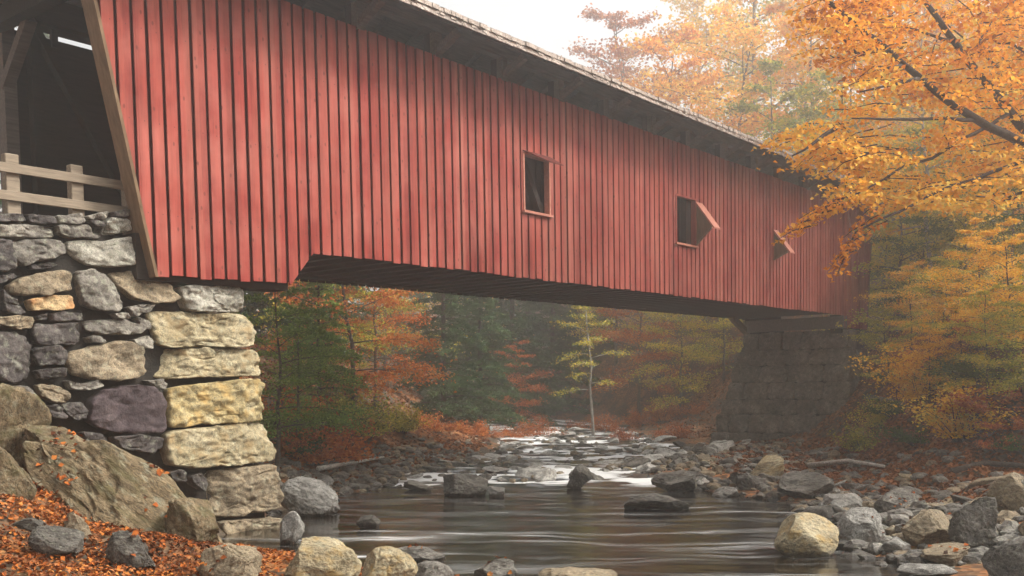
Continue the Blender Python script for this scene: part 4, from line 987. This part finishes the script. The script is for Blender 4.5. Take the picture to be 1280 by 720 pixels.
subs = [[(1225, 150, 19.8), (1180, 148, 19.4), (1100, 149, 18.6), (1065, 148, 18)], [(1150, 98, 19.4), (1120, 105, 19), (1075, 115, 18.6)], [(1128, 82, 19.3), (1098, 83, 18.9)],
 [(1262, 142, 21), (1240, 155, 20.5), (1200, 175, 20), (1165, 198, 19.6), (1130, 207, 19.3), (1075, 240, 19), (1010, 270, 18.6)], [(1214, 78, 21.4), (1225, 50, 21.6), (1245, 20, 22), (1270, 0, 22.2)],
 [(1290, 70, 22), (1262, 54, 22), (1240, 50, 21.8)], [(1190, 52, 21.5), (1165, 44, 21.2), (1120, 32, 20.8)], [(1045, 160, 18.2), (1018, 178, 18), (990, 195, 17.9)],
 [(1300, 195, 21), (1240, 215, 20.6), (1190, 232, 20.2), (1130, 262, 19.6), (1070, 290, 19.2), (1052, 330, 19)], [(1100, 60, 19.2), (1070, 66, 19), (1045, 38, 18.8)], [(1320, 150, 22), (1270, 100, 23), (1220, 60, 24), (1160, 10, 25)], [(1330, 230, 21), (1280, 240, 21.6), (1230, 255, 22)]]
for s_ in subs: limb(s_, .045, .012)
mb.build('limbs', BARKD, TR, True)
# leaf sprays along the limbs, dense layered foliage
def inpoly(x, y, poly):
    r = False; j = len(poly)-1
    for i in range(len(poly)):
        if (poly[i][1] > y) != (poly[j][1] > y) and x < (poly[j][0]-poly[i][0])*(y-poly[i][1])/(poly[j][1]-poly[i][1])+poly[i][0]: r = not r
        j = i
    return r
REG = [(1010, -160), (1600, -160), (1600, 300), (1280, 245), (1235, 262), (1150, 250), (1105, 262), (1080, 300), (1062, 262), (1090, 250), (1045, 225), (1000, 190), (968, 172), (985, 150), (962, 128), (975, 100), (1000, 80), (1000, 40), (1025, 20)]
C = []; K = []; tw = MB(); rg = np.random.default_rng(3); nc = 0
def spray(cx, cy, Y, L, ang, n, w=.28, kk=None, tilt=.0):
    c = np.array((at(cx, cy, Y)-tb)[:]); d = np.array([math.cos(ang), math.sin(ang), tilt]); sd_ = np.array([-math.sin(ang), math.cos(ang), 0])
    f = rg.uniform(-.5, .5, n); s = rg.normal(size=n)*w*(1-np.abs(f)*.8)
    P_ = c+d*(f*L)[:, None]+sd_*(s*L*.8)[:, None]; P_[:, 2] += rg.normal(size=n)*.045-np.abs(s)*L*.25-(f+.5)**2*.1*L
    C.append(P_); K.append(np.full(n, kk if kk is not None else np.clip(rg.normal(.5, .22), 0, 1)))
    a = Vector(c-d*L*.5); b = Vector(c+d*L*.45); tw.tube([a, (a+b)/2+Vector((0, 0, .02)), b-Vector((0, 0, .1*L))], [.014, .01, .004], 4)
while nc < 780:
    x, y = random.uniform(955, 1600), random.uniform(-160, 300)
    if x > 1290 and random.random() < .55: continue
    if not inpoly(x, y, REG): continue
    den = float(vnoise(np.array([[x*.014, y*.022, 0.]]), 4)[0])
    if den < -.3: continue
    if 1130 < x < 1250 and y < 70 and random.random() < .6: continue
    Y = (random.uniform(20.2, 26) if random.random() < .88 else random.uniform(18, 20)) if x > 1080 else random.uniform(17.8, 21.5)
    spray(x, y, Y, random.uniform(.8, 1.5), random.uniform(0, 6.28), random.randint(48, 76), kk=float(np.clip(.35+y/500+rg.normal()*.2, 0, 1))); nc += 1
for (x, y, Y) in [(1060, 252, 19), (1045, 258, 18.9), (1030, 265, 18.7), (1015, 272, 18.6), (1000, 280, 18.6), (1035, 255, 18.8), (990, 290, 18.5), (1075, 248, 19), (1020, 262, 18.6)]:
    spray(x, y, Y, .7, random.uniform(2.6, 3.6), 42, .2, .45, -.3)
for (x, y, Y) in [(1064, 290, 19.1), (1070, 300, 19.1), (1056, 320, 19), (1050, 335, 19), (1045, 325, 19), (1088, 275, 19.4), (1092, 285, 19.5), (1080, 268, 19.3), (1060, 305, 19)]:
    spray(x, y, Y, .5, random.uniform(2, 4.5), 26, .22, .25, -.5)
tag(tw.build('twigs', BARKD, TR), kind='stuff')
C = np.concatenate(C); K = np.concatenate(K)
o = bpy.data.objects.new('crown', leaf_mesh('crown', C, rand_norm(len(C), .7, rg), .108, L_ORANGE, K)); COL.objects.link(o); o.parent = TR

# ------------------------------------------------------------------ fallen leaves
def litter(n, sampler, size, mat, label, lift=.02):
    XY = many(n, sampler); G = ground(XY[:, 0], XY[:, 1]); C = np.column_stack([XY, G+lift+RNG.random(n)*.03])
    kl = np.clip(.5+fbm(C*np.array([[.8, .8, 0]]), 3, 3)*.5, 0, 1)
    me = leaf_mesh('fallen_leaves', C, rand_norm(n, 1.1), size, mat, kl, aspect=.8)
    o = bpy.data.objects.new('fallen_leaves', me); COL.objects.link(o); tag(o, label, 'fallen leaves', kind='stuff')
def many(n, gen):
    out = []; c = 0
    while c < n:
        q = gen(n); out.append(q); c += len(q)
    return np.concatenate(out)[:n]
def g_left(n):
    y = RNG.uniform(7.5, 15.5, n); x = -9.5+(XL(y)+9.6)*RNG.random(n)
    k = (vnoise(np.stack([x*1.1, y*1.1, 0*x], 1), 2) > -.45) | (RNG.random(n) < .25); return np.stack([x, y], 1)[k]
litter(52000, g_left, .052, L_LITTER, 'carpet of orange fallen leaves on the near left bank')
litter(16000, g_left, .05, L_BROWN, 'brown curled fallen leaves mixed into the near left bank', .035)
def g_right(n):
    y = RNG.uniform(18, 44, n); x = XR(y)+WR(y)*RNG.uniform(.35, 1, n)+RNG.random(n)**1.5*7
    k = (vnoise(np.stack([x*.6, y*.6, 0*x], 1), 6) > -.2) | (RNG.random(n) < .15); return np.stack([x, y], 1)[k]
litter(30000, g_right, .12, L_BROWN, 'brown and red leaves strewn over the right slope')
def g_far(n):
    y = RNG.uniform(24, 62, n); a = XL(y)-.6-RNG.random(n)**1.4*9; b = XR(y)+WR(y)*.6+RNG.random(n)*9
    return np.stack([np.where(RNG.random(n) < .5, a, b), y], 1)
litter(22000, g_far, .15, L_BROWN, 'rust coloured leaf litter on the banks beyond the bridge')
# leaves lying on the boulders and stones, found by casting down onto them
bpy.context.view_layer.update()
dg = bpy.context.evaluated_depsgraph_get()
PT = []; NR = []
def drop(px_rng, Yr, n, dens_seed=1, thr=-.1):
    for _ in range(n):
        Y = random.uniform(*Yr); px = random.uniform(*px_rng); x = (px-640)/F*Y
        if vnoise(np.array([[x*1.6, Y*1.6, 0.]]), dens_seed)[0] < thr: continue
        ok, loc, nor, idx, ob, mt = sc.ray_cast(dg, (x, Y, 2.7), (0, 0, -1))
        if ok and ob.name.startswith(('boulder', 'rock')) and nor.z > .62 and loc.z > WL(Y)+.05: PT.append(loc[:]); NR.append(nor[:])
drop((-30, 280), (9.5, 15), 5200, 1, -.02); drop((250, 700), (11.5, 14.5), 2600, 2, .0); drop((940, 1290), (13, 26), 3500, 3, .25)
PT = np.array(PT); NR = np.array(NR); PT = PT+NR*.015
o = bpy.data.objects.new('fallen_leaves', leaf_mesh('fallen_leaves', PT, NR+RNG.normal(size=NR.shape)*.35, .072, L_LITTER, np.clip(.5+fbm(PT*2, 2, 2)*.5, 0, 1), aspect=.8)); COL.objects.link(o)
tag(o, 'orange leaves caught on top of the boulders', 'fallen leaves', kind='stuff')

# ------------------------------------------------------------------ air, sky, sun
HAZE = .0046
hz = MB(); hz.box(-205, 205, -70, 235, -3, 62)
m, nt, out = newmat('haze_air'); pv = N(nt, 'VolumePrincipled'); pv.inputs['Color'].default_value = (.96, .98, .96, 1); pv.inputs['Density'].default_value = HAZE; pv.inputs['Anisotropy'].default_value = .75
nt.links.new(pv.outputs[0], out.inputs['Volume'])
o = hz.build('haze', m); tag(o, 'pale morning mist filling the valley', 'haze', kind='stuff'); o.display_type = 'BOUNDS'

w = bpy.data.worlds.new('World'); sc.world = w; w.use_nodes = True; nt = w.node_tree; nt.nodes.clear()
SE, SR = R(46), R(93)
sky = nt.nodes.new('ShaderNodeTexSky'); sky.sky_type = 'NISHITA'; sky.sun_disc = False; sky.sun_elevation = SE; sky.sun_rotation = SR
sky.dust_density = 6; sky.air_density = 1.0; sky.ozone_density = .6
hs = nt.nodes.new('ShaderNodeHueSaturation'); hs.inputs['Saturation'].default_value = .1
bg = nt.nodes.new('ShaderNodeBackground'); bg.inputs[1].default_value = .15; wo = nt.nodes.new('ShaderNodeOutputWorld')
nt.links.new(sky.outputs[0], hs.inputs['Color']); nt.links.new(hs.outputs[0], bg.inputs[0]); nt.links.new(bg.outputs[0], wo.inputs[0])
# direction towards the sun: rotation measured from +Y clockwise seen from above
sv = Vector((math.sin(SR)*math.cos(SE), math.cos(SR)*math.cos(SE), math.sin(SE)))
sl_ = bpy.data.lights.new('sun', 'SUN'); sl_.energy = 2.4; sl_.angle = R(10); sl_.color = (1, .95, .87)
so = bpy.data.objects.new('sun', sl_); COL.objects.link(so); so.rotation_euler = (-sv).to_track_quat('-Z', 'Y').to_euler()

sc.view_settings.view_transform = 'Standard'; sc.view_settings.look = 'None'; sc.view_settings.gamma = 1; sc.view_settings.exposure = 1.15
sc.render.engine = 'CYCLES'; cy = sc.cycles
cy.use_denoising = True; cy.denoiser = 'OPENIMAGEDENOISE'; cy.denoising_input_passes = 'RGB_ALBEDO_NORMAL'; cy.denoising_prefilter = 'ACCURATE'
cy.max_bounces = 5; cy.diffuse_bounces = 3; cy.glossy_bounces = 2; cy.transmission_bounces = 2; cy.volume_bounces = 2; cy.transparent_max_bounces = 4
cy.caustics_reflective = False; cy.caustics_refractive = False; cy.sample_clamp_indirect = 4
